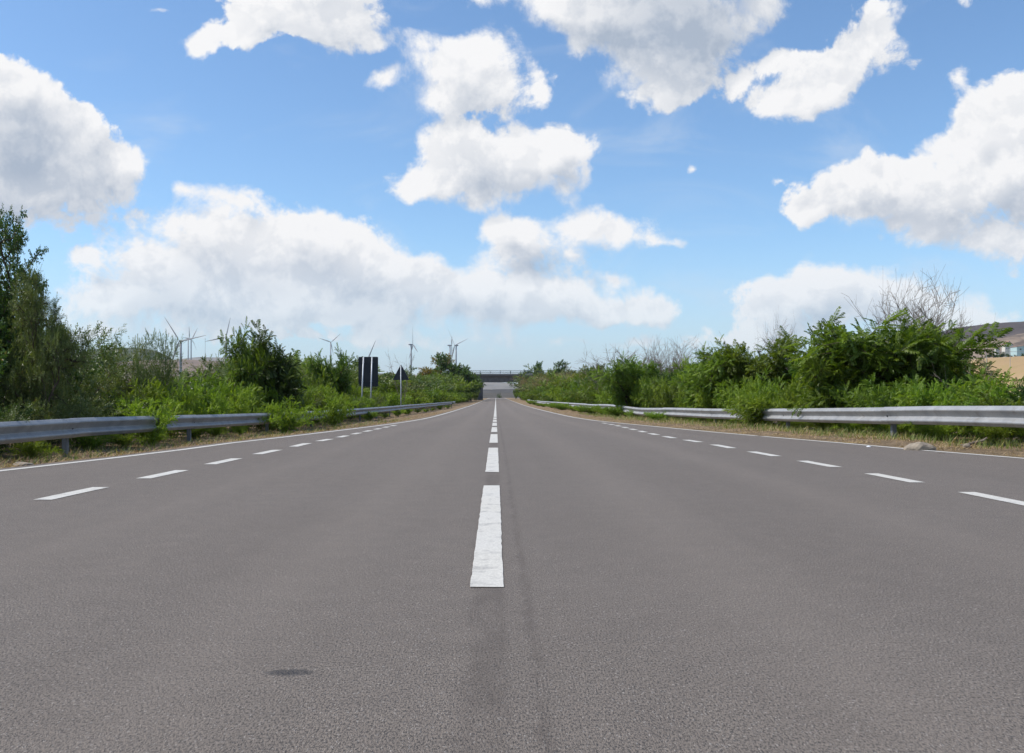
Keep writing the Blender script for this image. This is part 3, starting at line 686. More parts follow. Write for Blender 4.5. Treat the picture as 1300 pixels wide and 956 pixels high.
PIN = [pinnate(9, .20, .085, d) for d in (.25, .6, 1.0)]
PINL = [pinnate(6, .26, .12, d) for d in (.3, .7)]              # coarser, for plants further off
def sprig(n, ll, lw, spread=50):
    Q = []
    for i in range(n):
        t = .05 + .95 * i / n; az = i * 2.4; a = R_(spread - 25 * t)
        d = np.array([math.cos(a), math.sin(a) * math.cos(az), math.sin(a) * math.sin(az)])
        Q.append(leaflet(ll * (1.1 - .5 * t), lw, .2, .2) @ frames(d[None], np.array([[rng.normal(0, .4), rng.normal(0, .4), 1.]]))[0].T + np.array([t, 0, -.05 * t * t]))
    return np.array(Q)
LANCE = [sprig(13, .30, .065, 48) for _ in range(3)]
BROAD = [sprig(9, .34, .24, 62) for _ in range(3)]
WEED = [sprig(14, .30, .11, 55) for _ in range(2)] + [pinnate(7, .22, .10, .4)]

def grow(H, Rr, nst, tilt=(4, 42), br=9, blen=.42, arch=.35, rnd=.12, t0=.15, lean=(0, 0)):
    """stems and side shoots as polylines; leaf sites along them"""
    lines = []; sites = []; dirs = []; 
    for s in range(nst):
        az = 2.399 * s + random.uniform(-.4, .4); ti = R_(random.uniform(*tilt)); L = H * random.uniform(.72, 1.05) / max(.55, math.cos(ti) ** .6)
        p = np.array([math.cos(az), math.sin(az), 0]) * Rr * .22 * random.random(); d = np.array([math.sin(ti) * math.cos(az) + lean[0], math.sin(ti) * math.sin(az) + lean[1], math.cos(ti)]); d /= np.linalg.norm(d)
        n = 9; pts = [p - (0, 0, .15)]; out = np.array([math.cos(az), math.sin(az), 0])
        for i in range(n):
            t = (i + 1) / n; d = d + out * arch * .16 * t + rng.normal(0, rnd, 3) * .5; d[2] -= arch * .12 * t * t * 2; d /= np.linalg.norm(d); p = p + d * L / n
            pts.append(p.copy())
        pts = np.array(pts); lines.append((pts, .011 * H / 2, .003 * H / 2))
        for b in range(br):
            t = t0 + (1 - t0) * (b + random.random()) / br; k = min(n - 1, int(t * n)); q = pts[k] + (pts[k + 1] - pts[k]) * (t * n - k); sd = pts[k + 1] - pts[k]; sd /= np.linalg.norm(sd)
            a2 = random.uniform(0, 2 * math.pi); o = np.array([math.cos(a2), math.sin(a2), random.uniform(-.15, .5)]); dd = sd * .55 + o * .8; dd /= np.linalg.norm(dd)
            bl = blen * H * random.uniform(.35, 1.) * (1.15 - .6 * t); m = 5; bp = [q]; 
            for i in range(m):
                dd = dd + rng.normal(0, rnd, 3) * .6; dd[2] += .05 - arch * .12 * (i / m); dd /= np.linalg.norm(dd); q = q + dd * bl / m; bp.append(q.copy())
            lines.append((np.array(bp), .005 * H / 2, .002 * H / 2))
    return lines
def leaf_sites(lines, gap, start=.12, outward=.75, upw=.25, tips=True):
    P, D = [], []
    for pts, r0, r1 in lines:
        seg = np.linalg.norm(np.diff(pts, axis=0), axis=1); L = seg.sum(); cum = np.concatenate([[0], np.cumsum(seg)]); u = L * start; k = 0
        az = random.uniform(0, 6.28)
        while u < L:
            i = min(len(seg) - 1, int(np.searchsorted(cum, u) - 1)); p = pts[i] + (pts[i + 1] - pts[i]) * ((u - cum[i]) / seg[i]); sd = (pts[i + 1] - pts[i]) / seg[i]
            az += 2.4; e1 = np.cross(sd, [0, 0, 1.]) + 1e-6; e1 /= np.linalg.norm(e1); e2 = np.cross(sd, e1)
            o = e1 * math.cos(az) + e2 * math.sin(az); P.append(p); D.append(sd * (1 - outward) + o * outward + np.array([0, 0, upw]) + rng.normal(0, .12, 3)); u += gap * random.uniform(.6, 1.4)
        if tips:
            sd = pts[-1] - pts[-2]; sd /= np.linalg.norm(sd)
            for _ in range(3): P.append(pts[-1]); D.append(sd + rng.normal(0, .35, 3))
    return np.array(P), np.array(D)
def plant(name, cat, lines, tm, gap, size, leaf_mat, stem_mat='bark', extra=0, fill=None, **kw):
    """a source plant: stems and foliage under one Empty"""
    root = empty(name, (0, 0, 0)); tag(root, cat=cat)
    mb = MB()
    for pts, r0, r1 in lines: mb.tube([tuple(p) for p in pts], list(np.linspace(r0, r1, len(pts))), 5 if r0 > .02 else 4, False)
    mb.build('trunk' if cat == 'tree' else 'stem', M[stem_mat], root, True)
    if tm is not None:
        P, D = leaf_sites(lines, gap, **kw)
        S = size * rng.uniform(.65, 1.2, len(P))
        Q, T = place(tm, P, D, S)
        link('crown' if cat == 'tree' else 'foliage', quad_mesh('foliage', Q, T), M[leaf_mat], root)
    kids[root.name] = children(root)
    root['_h'] = 1
    return root
SRC = {}
def src(key, H, *a, **k):
    o = plant(*a, **k); SRC[key] = (o, H); return o
for i in range(3): src('bright%d' % i, 2.0, 'shrub', 'shrub', grow(2.0, 1.1, 12, (3, 58), 9, .40, .55), PIN, .075, .34, 'leaf_bright')
for i in range(4): src('mid%d' % i, 2.4, 'shrub', 'shrub', grow(2.4, 1.2, 13, (2, 50), 10, .38, .45), PIN, .085, .36, 'leaf_mid')
for i in range(3): src('olive%d' % i, 2.2, 'shrub', 'shrub', grow(2.2, 1.2, 13, (2, 46), 9, .36, .35), LANCE, .085, .30, 'leaf_olive')
for i in range(2): src('dark%d' % i, 2.2, 'shrub', 'shrub', grow(2.2, 1.2, 12, (2, 52), 10, .38, .3), BROAD, .10, .24, 'leaf_dark')
for i in range(2): src('weed%d' % i, .9, 'weed', 'weed', grow(.9, .5, 16, (5, 62), 6, .42, .5), WEED, .05, .16, 'leaf_bright', upw=.35)
src('brown0', 2.0, 'shrub', 'shrub', grow(2.0, 1.1, 16, (2, 40), 8, .4, .2), LANCE, .10, .26, 'leaf_brown', 'twig')
src('reed0', 1.6, 'reed_clump', 'reeds', grow(1.6, 1., 34, (0, 22), 3, .3, .3, t0=.5), [sprig(7, .5, .05, 30)], .14, .3, 'leaf_brown', 'twig')
for i in range(3): src('far%d' % i, 3.2, 'shrub', 'shrub', grow(3.2, 2.4, 15, (2, 55), 9, .36, .3), PINL, .15, .52, 'leaf_mid')
src('far3', 3.2, 'shrub', 'shrub', grow(3.2, 2.4, 15, (2, 55), 9, .36, .3), BROAD, .17, .36, 'leaf_olive')
src('far4', 3.2, 'shrub', 'shrub', grow(3.2, 2.4, 15, (2, 55), 9, .36, .3), PINL, .15, .50, 'leaf_bright')
def dead(H, nst, tilt, nb=8, rr=1.):
    L = []
    for pts, r0, r1 in grow(H, .8, nst, tilt, nb, .38, .25, .11, .25):
        L.append((pts, r0 * .8 * rr, r1 * 1.3 * rr))
        for _ in range(5):      # twigs on twigs
            k = random.randint(1, len(pts) - 2); d = (pts[k + 1] - pts[k]); d = d / np.linalg.norm(d) + rng.normal(0, .5, 3); l = H * random.uniform(.05, .16)
            a = pts[k]; b = a + d * l * .5; c = b + (d + rng.normal(0, .3, 3)) * l * .5; L.append((np.array([a, b, c]), r1 * 1.2 * rr, r1 * .9 * rr))
    return L
src('dead0', 2.6, 'bare_bush', 'bare bush', dead(2.6, 44, (2, 32)), None, 1, 1, None, 'twig')
src('dead1', 2.2, 'bare_bush', 'bare bush', dead(2.2, 18, (2, 40), 9), None, 1, 1, None, 'twig')
src('dead2', 2.0, 'bare_bush', 'bare bush', dead(2.0, 5, (2, 22), 5), None, 1, 1, None, 'twig')

def tree_lines(H, trunk_h, n_limb, spread, levels=3, r=.09, lean=(0, 0)):
    L = []; 
    def rec(p, d, length, rad, lev):
        n = 5; pts = [p.copy()]
        for i in range(n):
            d = d + rng.normal(0, .16, 3); d[2] += .05; d /= np.linalg.norm(d); p = p + d * length / n; pts.append(p.copy())
        pts = np.array(pts); L.append((pts, rad, rad * .5))
        if lev == 0: return
        for k in range(random.randint(4, 6)):
            i = random.randint(1, n); q = pts[i]; o = rng.normal(0, 1, 3); o -= d * o.dot(d); o /= np.linalg.norm(o); o[2] *= .6
            rec(q, d * .55 + o * spread, length * random.uniform(.45, .72), rad * .5, lev - 1)
    d = np.array([lean[0], lean[1], 1.]); rec(np.array([0, 0, -.2]), d / np.linalg.norm(d), trunk_h * 1.5, r, levels)
    return L
def tip_lines(L, rmax): return [l for l in L if l[1] <= rmax]
def tree(key, H, lines, tm, gap, size, lm, rmax, name='tree', **kw):
    zmax = max(l[0][:, 2].max() for l in lines); s = H / zmax; lines = [(p * s, r0 * s, r1 * s) for p, r0, r1 in lines]
    A = np.concatenate([l[0] for l in lines]); A = A[A[:, 2] > .4 * H]; c = A.mean(0)        # bring the crown back over its foot
    lines = [(p - np.outer(np.clip(p[:, 2], 0, None) / c[2], [c[0], c[1], 0]), r0, r1) for p, r0, r1 in lines]
    root = empty(name); tag(root, cat='tree'); mb = MB()
    for pts, r0, r1 in lines: mb.tube([tuple(p) for p in pts], list(np.linspace(r0, r1, len(pts))), 6 if r0 > .03 else 4, False)
    mb.build('trunk', M['bark'], root, True)
    P, D = leaf_sites(tip_lines(lines, rmax * s), gap, **kw); S = size * rng.uniform(.6, 1.2, len(P)); Q, T = place(tm, P, D, S)
    link('crown', quad_mesh('crown', Q, T), M[lm], root); kids[root.name] = children(root); SRC[key] = (root, H)
tree('oak', 4.9, tree_lines(5, 1.5, 5, .85, 4, .11), BROAD, .075, .22, 'leaf_dark', .03)
tree('ash', 3.2, tree_lines(3, 1.0, 5, .8, 3, .07), PIN, .07, .42, 'leaf_dark', .04)
tree('robinia', 3.0, tree_lines(3, .9, 5, .95, 3, .05), PIN, .055, .42, 'leaf_mid', .03)
tree('olive_tree', 3.8, tree_lines(4, 1.1, 5, .8, 4, .08), LANCE, .085, .28, 'leaf_olive', .025)
tree('far_dark', 6., tree_lines(6, 2.0, 5, .8, 3, .16), BROAD, .17, .62, 'leaf_dark', .12)
tree('far_yellow', 6., tree_lines(6, 2.0, 5, .8, 3, .16), BROAD, .17, .55, 'leaf_yellow', .12)
tree('far_brown', 5., tree_lines(5, 1.4, 5, .8, 3, .14), LANCE, .15, .6, 'leaf_brown', .12)
used = set()
COUNT = {}
SIZE = {}
def measure(key):
    if key not in SIZE:
        P = []
        for c in kids[SRC[key][0].name]:
            a = np.empty(len(c.data.vertices) * 3, np.float32); c.data.vertices.foreach_get('co', a); P.append(a.reshape(-1, 3))
        P = np.concatenate(P); SIZE[key] = (float(np.percentile(P[:, 2], 99.9)), float(np.percentile(np.hypot(P[:, 0], P[:, 1]), 93)))
    return SIZE[key]
def put(key, x, y, h, label, group, rz=None, wide=1., dz=0., lean=None, rmax=None, half=None):
    o, H = SRC[key][0], measure(key)[0]; s = h / H
    if half: wide = half / (measure(key)[1] * s)
    if rmax: wide = min(wide, rmax / (measure(key)[1] * s))
    rz = random.uniform(0, 6.28) if rz is None else rz; z = ground_z(x, y) + dz
    sc = (s * wide, s * wide, s)
    if key not in used:
        used.add(key); o.location = (x, y, z); o.rotation_euler = (0, 0, rz); o.scale = sc; tag(o, label, None, group); r = o
    else: r = copy_tree(o, (x, y, z), rz, sc, label, group)
    if lean: r.rotation_euler = (lean[0], lean[1], rz)
    if '_h' in r: del r['_h']
    return r
def putpx(key, px, pyt, Y, label, group, **kw):
    """plant whose top is seen at photo pixel (px, pyt) and that stands Y metres away"""
    x, _, zt = at(px, pyt, Y); return put(key, x, Y, zt - ground_z(x, Y), label, group, **kw)
ORD = ['first', 'second', 'third', 'fourth', 'fifth', 'sixth', 'seventh', 'eighth', 'ninth', 'tenth', 'eleventh', 'twelfth', 'thirteenth', 'fourteenth', 'fifteenth', 'sixteenth', 'seventeenth', 'eighteenth', 'nineteenth', 'twentieth']
# skylines of the two hedges, read from the photograph: how high plants reach where they stand
TOPL = [(-300, 420), (-60, 400), (0, 400), (60, 400), (90, 425), (120, 448), (150, 466), (165, 466), (200, 476), (240, 478), (285, 458), (320, 450), (370, 452), (400, 464), (430, 458), (455, 466), (490, 472), (520, 478), (545, 476), (575, 472), (600, 484), (612, 490)]
TOPR = [(640, 492), (655, 480), (690, 476), (720, 474), (770, 470), (800, 464), (830, 464), (870, 468), (900, 456), (930, 464), (965, 448), (1000, 464), (1030, 455), (1060, 440), (1090, 425), (1150, 425), (1200, 448), (1225, 468), (1240, 484), (1280, 490), (1320, 490), (1600, 470)]
def topz(prof, px, Y): return EYE + (HY - float(np.interp(px, [p[0] for p in prof], [p[1] for p in prof]))) * Y / F
NAMES = {'bright': 'bright green feathery shrub', 'mid': 'mid green feathery shrub', 'olive': 'grey green narrow-leaved shrub', 'dark': 'dark green broad-leaved shrub', 'brown': 'brown half-dry shrub', 'far': 'bushy green shrub', 'far3': 'grey green bushy shrub', 'far4': 'bright green bushy shrub', 'reed': 'dry reed clump'}
def kindname(key): return NAMES.get(key) or NAMES.get(key.rstrip('0123456789'))
zone_n = {}
def zone(side, y):
    if side < 0: return ('left', 'before the big sign' if y < 55 else 'between the signs' if y < 70 else 'after the signs')
    return ('right', 'before the twig fan' if y < 24 else 'past the twig fan' if y < 60 else 'near the bridge')
def row_label(key, side, row, y):
    s, zn = zone(side, y); k = (key.rstrip('0123456789') if key not in NAMES else key, side, row, zn); zone_n[k] = zone_n.get(k, 0) + 1; i = zone_n[k] - 1
    return '%s %s in the %s %s row, %s' % (ORD[min(i, 19)], kindname(key), s, row, zn)
def hedge_row(side, y0, y1, offx, step, keys, hfun, row, group, jit=.35, prof=None):
    y = y0
    while y < y1:
        rx = railL(y) if side < 0 else railR(y); x = rx + side * (offx + random.uniform(-jit, jit)); px = CX + x * F / y
        h = hfun(px, y) - ground_z(x, y); st = step(y) if callable(step) else step
        if h > .3:
            key = random.choice(keys(px, y) if callable(keys) else keys); hw_ = min(max(st * .62, h * .33), h * .85) * random.uniform(.9, 1.15)
            if row == 'front': hw_ = min(hw_, offx * .72) if y < 60 else min(hw_, offx * .85)
            rp = hw_ * F / y
            if side < 0 and y < 56 and px + rp > 450 and px - rp < 486: h = min(h, EYE + (HY - 504) * y / F - ground_z(x, y)); hw_ = min(hw_, .8)
            elif side < 0 and y < 71 and px + rp > 494 and px - rp < 526: h = min(h, EYE + (HY - 495) * y / F - ground_z(x, y)); hw_ = min(hw_, 1.)
            put(key, x, y, h, row_label(key, side, row, y), group, half=hw_)
        y += st * random.uniform(.8, 1.2)
jz = lambda a: random.uniform(-a, a)
# ---- left side
def lowL(px, y): return EYE + (HY - (498 if px < 160 else 484 if px < 380 else 490 if px < 470 else 500)) * y / F * 1. + jz(.12)
kL = lambda px, y: (['far4', 'far0', 'far1'] if y > 62 else ['olive0', 'olive1', 'mid0', 'dark0'] if px < 170 else ['bright0', 'bright1', 'bright2', 'mid1', 'olive2'])
hedge_row(-1, 8.8, 60, 1.05, 1.5, kL, lowL, 'front', 'shrubs right behind the left guardrail', .15)
hedge_row(-1, 62, 235, 2.2, lambda y: 4. + y * .03, kL, lambda px, y: min(EYE + .6, topz(TOPL, px, y)) + jz(.3), 'front', 'shrubs right behind the left guardrail', .15)
kL2 = lambda px, y: (['far0', 'far1', 'far3', 'far2'] if y > 58 else ['olive0', 'olive1', 'olive2', 'dark1', 'dark0'] if px < 250 else ['olive1', 'olive2', 'mid2', 'mid3', 'dark0'])
hedge_row(-1, 12, 58, 2.9, 2.0, kL2, lambda px, y: topz(TOPL, px, y) - .1 + jz(.18), 'middle', 'shrubs in the left hedge', .5)
hedge_row(-1, 15, 60, 5.0, 2.7, kL2, lambda px, y: topz(TOPL, px, y) + jz(.22), 'back', 'shrubs in the left hedge', .7)
hedge_row(-1, 60, 240, 6.0, lambda y: 5. + y * .03, kL2, lambda px, y: topz(TOPL, px, y) + jz(.4), 'back', 'shrubs in the left hedge', 1.)
# ---- right side
kR = lambda px, y: (['far4', 'far0', 'far1', 'far2'] if y > 58 else ['bright0', 'bright1', 'bright2', 'mid0', 'mid1'])
def lowR(px, y): return EYE + (HY - (480 if px < 1180 else 488)) * y / F + jz(.15)
hedge_row(1, 9.5, 58, 1.0, 1.45, kR, lowR, 'front', 'shrubs right behind the right guardrail', .15)
hedge_row(1, 60, 240, 2.0, lambda y: 4. + y * .03, kR, lambda px, y: min(EYE + 1.1, topz(TOPR, px, y)) + jz(.3), 'front', 'shrubs right behind the right guardrail', .15)
kR2 = lambda px, y: (['far0', 'far1', 'far2', 'far3'] if y > 58 else ['mid0', 'mid1', 'mid2', 'mid3', 'bright1', 'dark1'])
hedge_row(1, 15.5, 58, 2.7, 1.95, kR2, lambda px, y: topz(TOPR, px, y) - .1 + jz(.18), 'middle', 'shrubs in the right hedge', .5)
hedge_row(1, 21, 60, 4.8, 2.6, kR2, lambda px, y: topz(TOPR, px, y) + jz(.2), 'back', 'shrubs in the right hedge', .7)
kR3 = lambda px, y: (['far0', 'far1', 'far3'] if px > 790 else ['far1', 'far3', 'far4', 'far2', 'far0', 'reed0'])
hedge_row(1, 60, 240, 6.0, lambda y: 5. + y * .03, kR3, lambda px, y: topz(TOPR, px, y) + jz(.4), 'back', 'shrubs in the right hedge', 1.)
# ---- singled-out plants
putpx('oak', -8, 258, 17.5, 'tall dark broad-leaved tree cut by the left edge of the photo', None, rz=.6, half=1.1)
putpx('olive_tree', 55, 345, 16.8, 'grey green narrow-leaved tree leaning up beside the tall dark tree', None, rz=2., half=.62)
putpx('ash', 345, 411, 31, 'dark feathery tree rising above the left hedge, left of the signs', None, rz=1.1, half=1.15)
putpx('robinia', 314, 414, 30, 'arching branch tips of a feathery sapling beside the dark left tree', None, rz=4., half=.8)
putpx('robinia', 1150, 402, 22.5, 'largest bright feathery tree in the right hedge, below bare twigs', None, rz=.3, wide=1.35)
putpx('robinia', 1085, 402, 22., 'feathery sapling arching left beside the largest right-hand tree', None, rz=2.2, wide=.9)
putpx('robinia', 1192, 432, 22., 'feathery sapling at the right flank of the largest right-hand tree', None, rz=3.6, half=.75)
putpx('robinia', 975, 424, 31, 'leaning feathery sapling below the bare twigs right of the masts', None, rz=5.2, wide=.95)
putpx('robinia', 905, 441, 33, 'feathery sapling with drooping tips left of the two masts', None, rz=1.2, wide=1.)
putpx('robinia', 795, 452, 46, 'feathery sapling curling over the middle of the right hedge', None, rz=.9, wide=1.)
putpx('robinia', 424, 443, 45, 'round-topped feathery sapling just left of the rectangular sign', None, rz=.2, half=.9)
putpx('olive1', 170, 424, 24, 'upright narrow-leaved shoot above the left hedge, nearest the brown hill', None, wide=.4)
putpx('olive2', 200, 420, 23, 'second upright narrow-leaved shoot, just left of the thin mast', None, wide=.4)
putpx('bright2', 1238, 468, 17.2, 'yellow green feathery shrub at the foot of the largest right-hand tree', None, rmax=1.5)
putpx('dark1', 1300, 486, 17, 'dark shrub at the right edge below the stubble field', None, half=.5)
putpx('dead0', 1165, 345, 23.5, 'big fan of bare grey twigs above the largest right-hand tree', None, half=1.05, rz=.4)
putpx('dead2', 1225, 372, 24.5, 'sparse bare branches right of the big fan of twigs', None, half=.5)
putpx('dead1', 990, 395, 33, 'bare twiggy bush standing above the leaning right sapling', None, rz=1., half=.75)
putpx('dead2', 940, 418, 33, 'few crooked bare branches above the two masts', None, rz=3.)
putpx('dead0', 850, 426, 50, 'pale bare thicket above the middle of the right hedge', None, rz=2.4, half=1.5)
putpx('dead1', 795, 433, 56, 'upright bare pale twigs left of the pale thicket', None, rz=.3)
putpx('dead2', 891, 424, 48, 'single thin bare stem between the pale thicket and the masts', None, wide=.35)
putpx('dead2', 512, 437, 77, 'bare pinkish stems sticking up behind the warning sign', None, wide=.6, rz=1.3)
putpx('dead2', 1243, 440, 20, 'thin pale dead stems between right trees and stubble field', None, wide=.8, rz=2.)
# weeds in front of and through the rails
for px, pyt, Y, dx, key, wd, lb in ((190, 503, 19.3, .35, 'weed0', .75, 'pale feathery weed hanging over the nearest stretch of left guardrail'),
        (362, 503, 27.5, .4, 'weed1', .95, 'large green weed clump spilling over the left guardrail, nearest of two'), (424, 500, 33, .4, 'bright0', .65, 'rounded bright green bush swallowing the left guardrail before the sign'),
        (962, 502, 25.5, -.42, 'bright1', 1.2, 'bushy weed growing right over the right guardrail'), (766, 516, 49, -.4, 'weed0', 1.6, 'weed clump over the dented stretch of the right guardrail'),
        (803, 519, 42, -.35, 'weed1', 1.2, 'low weed under the dented stretch of the right guardrail'), (711, 511, 80, -.4, 'weed0', 1.8, 'weed clump over the far part of the right guardrail')):
    x, _, zt = at(px, pyt, Y); put(key, x, Y, zt - ground_z(x, Y), lb, None, wide=wd)
i = 0
for Y in (47, 53, 60, 66, 73, 80, 88, 97, 107):
    put(random.choice(['weed0', 'weed1']), railL(Y) + random.uniform(.0, .2), Y, random.uniform(.3, .5), '%s low weed clump at the left guardrail foot past the rectangular sign' % ORD[i], 'weeds along the far left guardrail', wide=1.3); i += 1
i = 0
for Y in (36, 45, 54, 62, 67, 74, 90, 100, 112, 125, 138):
    put(random.choice(['weed0', 'weed1']), railR(Y) - random.uniform(.2, .6), Y, random.uniform(.35, .7), '%s low weed clump at the right guardrail foot beyond the bushy weed' % ORD[i], 'weeds along the far right guardrail', wide=1.7); i += 1
i = 0
for Y in (12.6, 13.9, 15.2, 16.6, 18.6, 20.2, 22.3, 24.3, 27.4, 29.4, 31.6, 34):
    put(random.choice(['weed0', 'weed1']), railR(Y) + random.uniform(.35, .6), Y, random.uniform(.28, .42), '%s green weed behind the right guardrail foot, from the right edge' % ORD[i], 'weeds behind the near right guardrail', wide=1.3); i += 1
i = 0
for Y in (13.2, 15, 17.2, 18.6, 20.8, 22.8, 24.6, 26, 29.4, 31):
    put(random.choice(['weed0', 'weed1']), railL(Y) - random.uniform(.35, .6), Y, random.uniform(.25, .4), '%s green weed behind the left guardrail foot, from the left edge' % ORD[i], 'weeds behind the near left guardrail', wide=1.2); i += 1
# by the bridge
for px, pyt, Y, key, wd, lb in ((553, 449, 225, 'far_yellow', -26, 'yellowing tree left of the bridge deck'), (581, 448, 215, 'far_dark', -24, 'dark tree at the left end of the bridge deck'), (598, 464, 235, 'far_dark', -15, 'smaller dark tree overhanging the left end of the deck'),
        (535, 474, 200, 'far3', 1.2, 'low grey green bush left of the yellowing tree'), (671, 459, 286, 'far_dark', -17, 'rounded tree above the bridge railing at the right, leftmost there'), (687, 464, 262, 'far_dark', -9, 'narrow dark tree at the right end of the railing'),
        (702, 458, 255, 'far_dark', -19, 'dense dark tree right of the bridge deck'), (722, 463, 250, 'far_brown', -18, 'brownish tree on the bank right of the bridge'), (742, 462, 240, 'far_dark', -24, 'wide tree at the right end of the bridge bank'),
        (696, 464, 258, 'far3', 1.1, 'dense low bush between the trees right of the bridge railing'), (714, 465, 252, 'far1', 1.1, 'green bush just right of the dense dark tree by the bridge'), (733, 466, 244, 'far3', 1.2, 'grey green bush under the wide tree on the right bridge bank'),
        (694, 484, 190, 'reed0', 2.4, 'patch of dry reeds below the right end of the bridge, nearer one'), (679, 486, 215, 'reed0', 2.2, 'patch of dry reeds beside the opening under the bridge'), (760, 464, 230, 'far_brown', 1.3, 'dry brown tree behind the right hedge near the bridge'),
        (655, 491, 300, 'far1', .35, 'green bush seen under the bridge on the right'), (603, 488, 252, 'far2', .4, 'green bush hiding the left bridge support')):
    x, _, zt = at(px, pyt, Y); put(key, x, Y, zt - ground_z(x, Y), lb, None, wide=abs(wd), half=-wd * Y / F if wd < 0 else None)
x, _, zt = at(633.8, 497.8, 560); o, H = SRC['dark0']; g = -8.; sz = measure('dark0'); k = (zt - g) / sz[0]
copy_tree(o, (x, 560, g), 1., (1.7 / sz[1], 1.7 / sz[1], k), 'tiny lone dark bush beyond the end of the road, under the bridge')

for key, (o, H) in SRC.items():        # a source plant that was never set out is taken away
    if key not in used and key not in ('far_dark', 'far_brown'):
        for c in kids[o.name]: bpy.data.objects.remove(c)
        bpy.data.objects.remove(o)
# ------------------------------------------------------------------ grass, straw, litter on the verges
def blades(n, xy, h, w, lean, matk, name, label):
    """n thin blades at the given places"""
    X = np.array([xy() for _ in range(n)]); Z = np.array([ground_z(a, b) for a, b in X]); az = rng.uniform(0, 6.28, n); hh = h * rng.uniform(.35, 1.2, n); ln = rng.uniform(lean[0], lean[1], n) * hh
    sc = 1 + X[:, 1] / 40; P = np.stack([X[:, 0], X[:, 1], Z - .01], 1); s = np.stack([-np.sin(az), np.cos(az), 0 * az], 1) * (w * sc)[:, None]; d = np.stack([np.cos(az) * ln, np.sin(az) * ln, hh], 1)
    Q = np.stack([P - s, P + s, P + d * .6 + s * .6 + [0, 0, .0], P + d * np.array([1., 1, .92])], 1)
    o = link(name, quad_mesh(name, Q, rng.random(n)), M[matk]); tag(o, label, kind='stuff')
def verge(side, lo, hi, y0, y1, clump=.35):
    def f():
        y = y0 * (y1 / y0) ** random.random(); a = (edgeL(y) - lo) if side < 0 else (edgeR(y) + lo); b = railL(y) - hi if side < 0 else railR(y) + hi
        for _ in range(3):
            x = a + (b - a) * random.random()
            if math.sin(x * 5.1 + y * 3.3) * math.sin(y * 2.1 - x * 4.7) > clump - random.random() * 1.1: break
        return x, y
    return f
blades(8000, verge(-1, .35, .8, 8.5, 70, .75), .085, .0035, (.3, 2.2), 'straw', 'dry_grass', 'dry straw-coloured grass along the left verge')
blades(9500, verge(1, .2, .6, 10.5, 90, .65), .055, .0035, (.3, 2.4), 'straw', 'dry_grass', 'dry straw-coloured grass along the right verge')
blades(4000, verge(-1, .8, 1.2, 9, 48, .6), .15, .004, (.1, .9), 'grass', 'green_grass', 'green grass under the left guardrail')
blades(7000, verge(1, .9, 1.2, 11, 55, .45), .16, .004, (.1, .9), 'grass', 'green_grass', 'green grass under the right guardrail')
blades(20000, verge(1, -.02, .6, 10.5, 45, .1), .018, .006, (2, 5), 'straw', 'plant_litter', 'chopped straw and dead leaves beside the right edge line')
blades(11000, verge(-1, -.02, .8, 8.5, 45, .1), .018, .006, (2, 5), 'straw', 'plant_litter', 'chopped straw and dead leaves beside the left edge line')
# ------------------------------------------------------------------ stones, stick, scraps
def stone(px, py, Y, sx, sy, sz, label, mk='rock', seed=1, rz=.3, name='stone'):
    import bmesh
    bm = bmesh.new(); bmesh.ops.create_icosphere(bm, subdivisions=3, radius=1); r = np.random.default_rng(seed); k = r.normal(0, 1.3, (5, 3)); ph = r.uniform(0, 6, 5)
    for v in bm.verts:
        d = 1 + sum(.07 * math.sin(float(np.dot(k[i] * 1.6, v.co)) + ph[i]) for i in range(5)); v.co *= d
        v.co.z = max(v.co.z, -.35); v.co.x *= sx; v.co.y *= sy; v.co.z *= sz
    me = bpy.data.meshes.new(name); bm.to_mesh(me); bm.free(); o = link(name, me, M[mk]); x = at(px, py, Y)[0]
    o.location = (x, Y, ground_z(x, Y) + sz * .25); o.rotation_euler[2] = rz; tag(o, label, 'stone' if name == 'stone' else 'litter')
stone(1167, 566, 14.1, .23, .15, .11, 'large rounded tan stone on the right verge below the guardrail', seed=3)
stone(1031, 545, 22.5, .16, .08, .05, 'small flat pale stone under the right guardrail beside the bushy weed', seed=5)
stone(1228, 566, 14.3, .06, .05, .04, 'little grey stone right of the large tan one', seed=6)
stone(30, 590, 11.6, .11, .07, .03, 'flat grey stone near the left edge of the road', seed=8)
stone(1103, 570.5, 14.9, .05, .04, .035, 'white crumpled scrap at the right road edge', 'scrap', 9, name='scrap')
stone(786, 540.5, 29.5, .10, .06, .05, 'small pale stone where the right dashes begin', 'rock', 11)
x = at(1240, 0, 14.6)[0]; mb = MB(); g = ground_z(x, 14.6)
mb.tube([(-.22, -.05, .03), (-.05, .02, .07), (.12, .03, .11), (.20, .08, .15)], [.018, .022, .018, .010], 6); mb.tube([(-.05, .02, .07), (-.10, .10, .05), (-.2, .14, .03)], [.012, .009, .006], 5)
o = mb.build('fallen_branch', M['stick']); o.location = (x, 14.6, g); tag(o, 'short grey fallen branch on the straw of the right verge', 'branch')
x = at(1195, 0, 13.2)[0]; mb = MB(); g = ground_z(x, 13.2); mb.tube([(-.16, 0, .015), (0, .03, .03), (.17, .01, .012)], [.008, .010, .006], 5); o = mb.build('fallen_branch', M['stick']); o.location = (x, 13.2, g); tag(o, 'thin fallen stick lying flat in front of the large tan stone', 'branch')

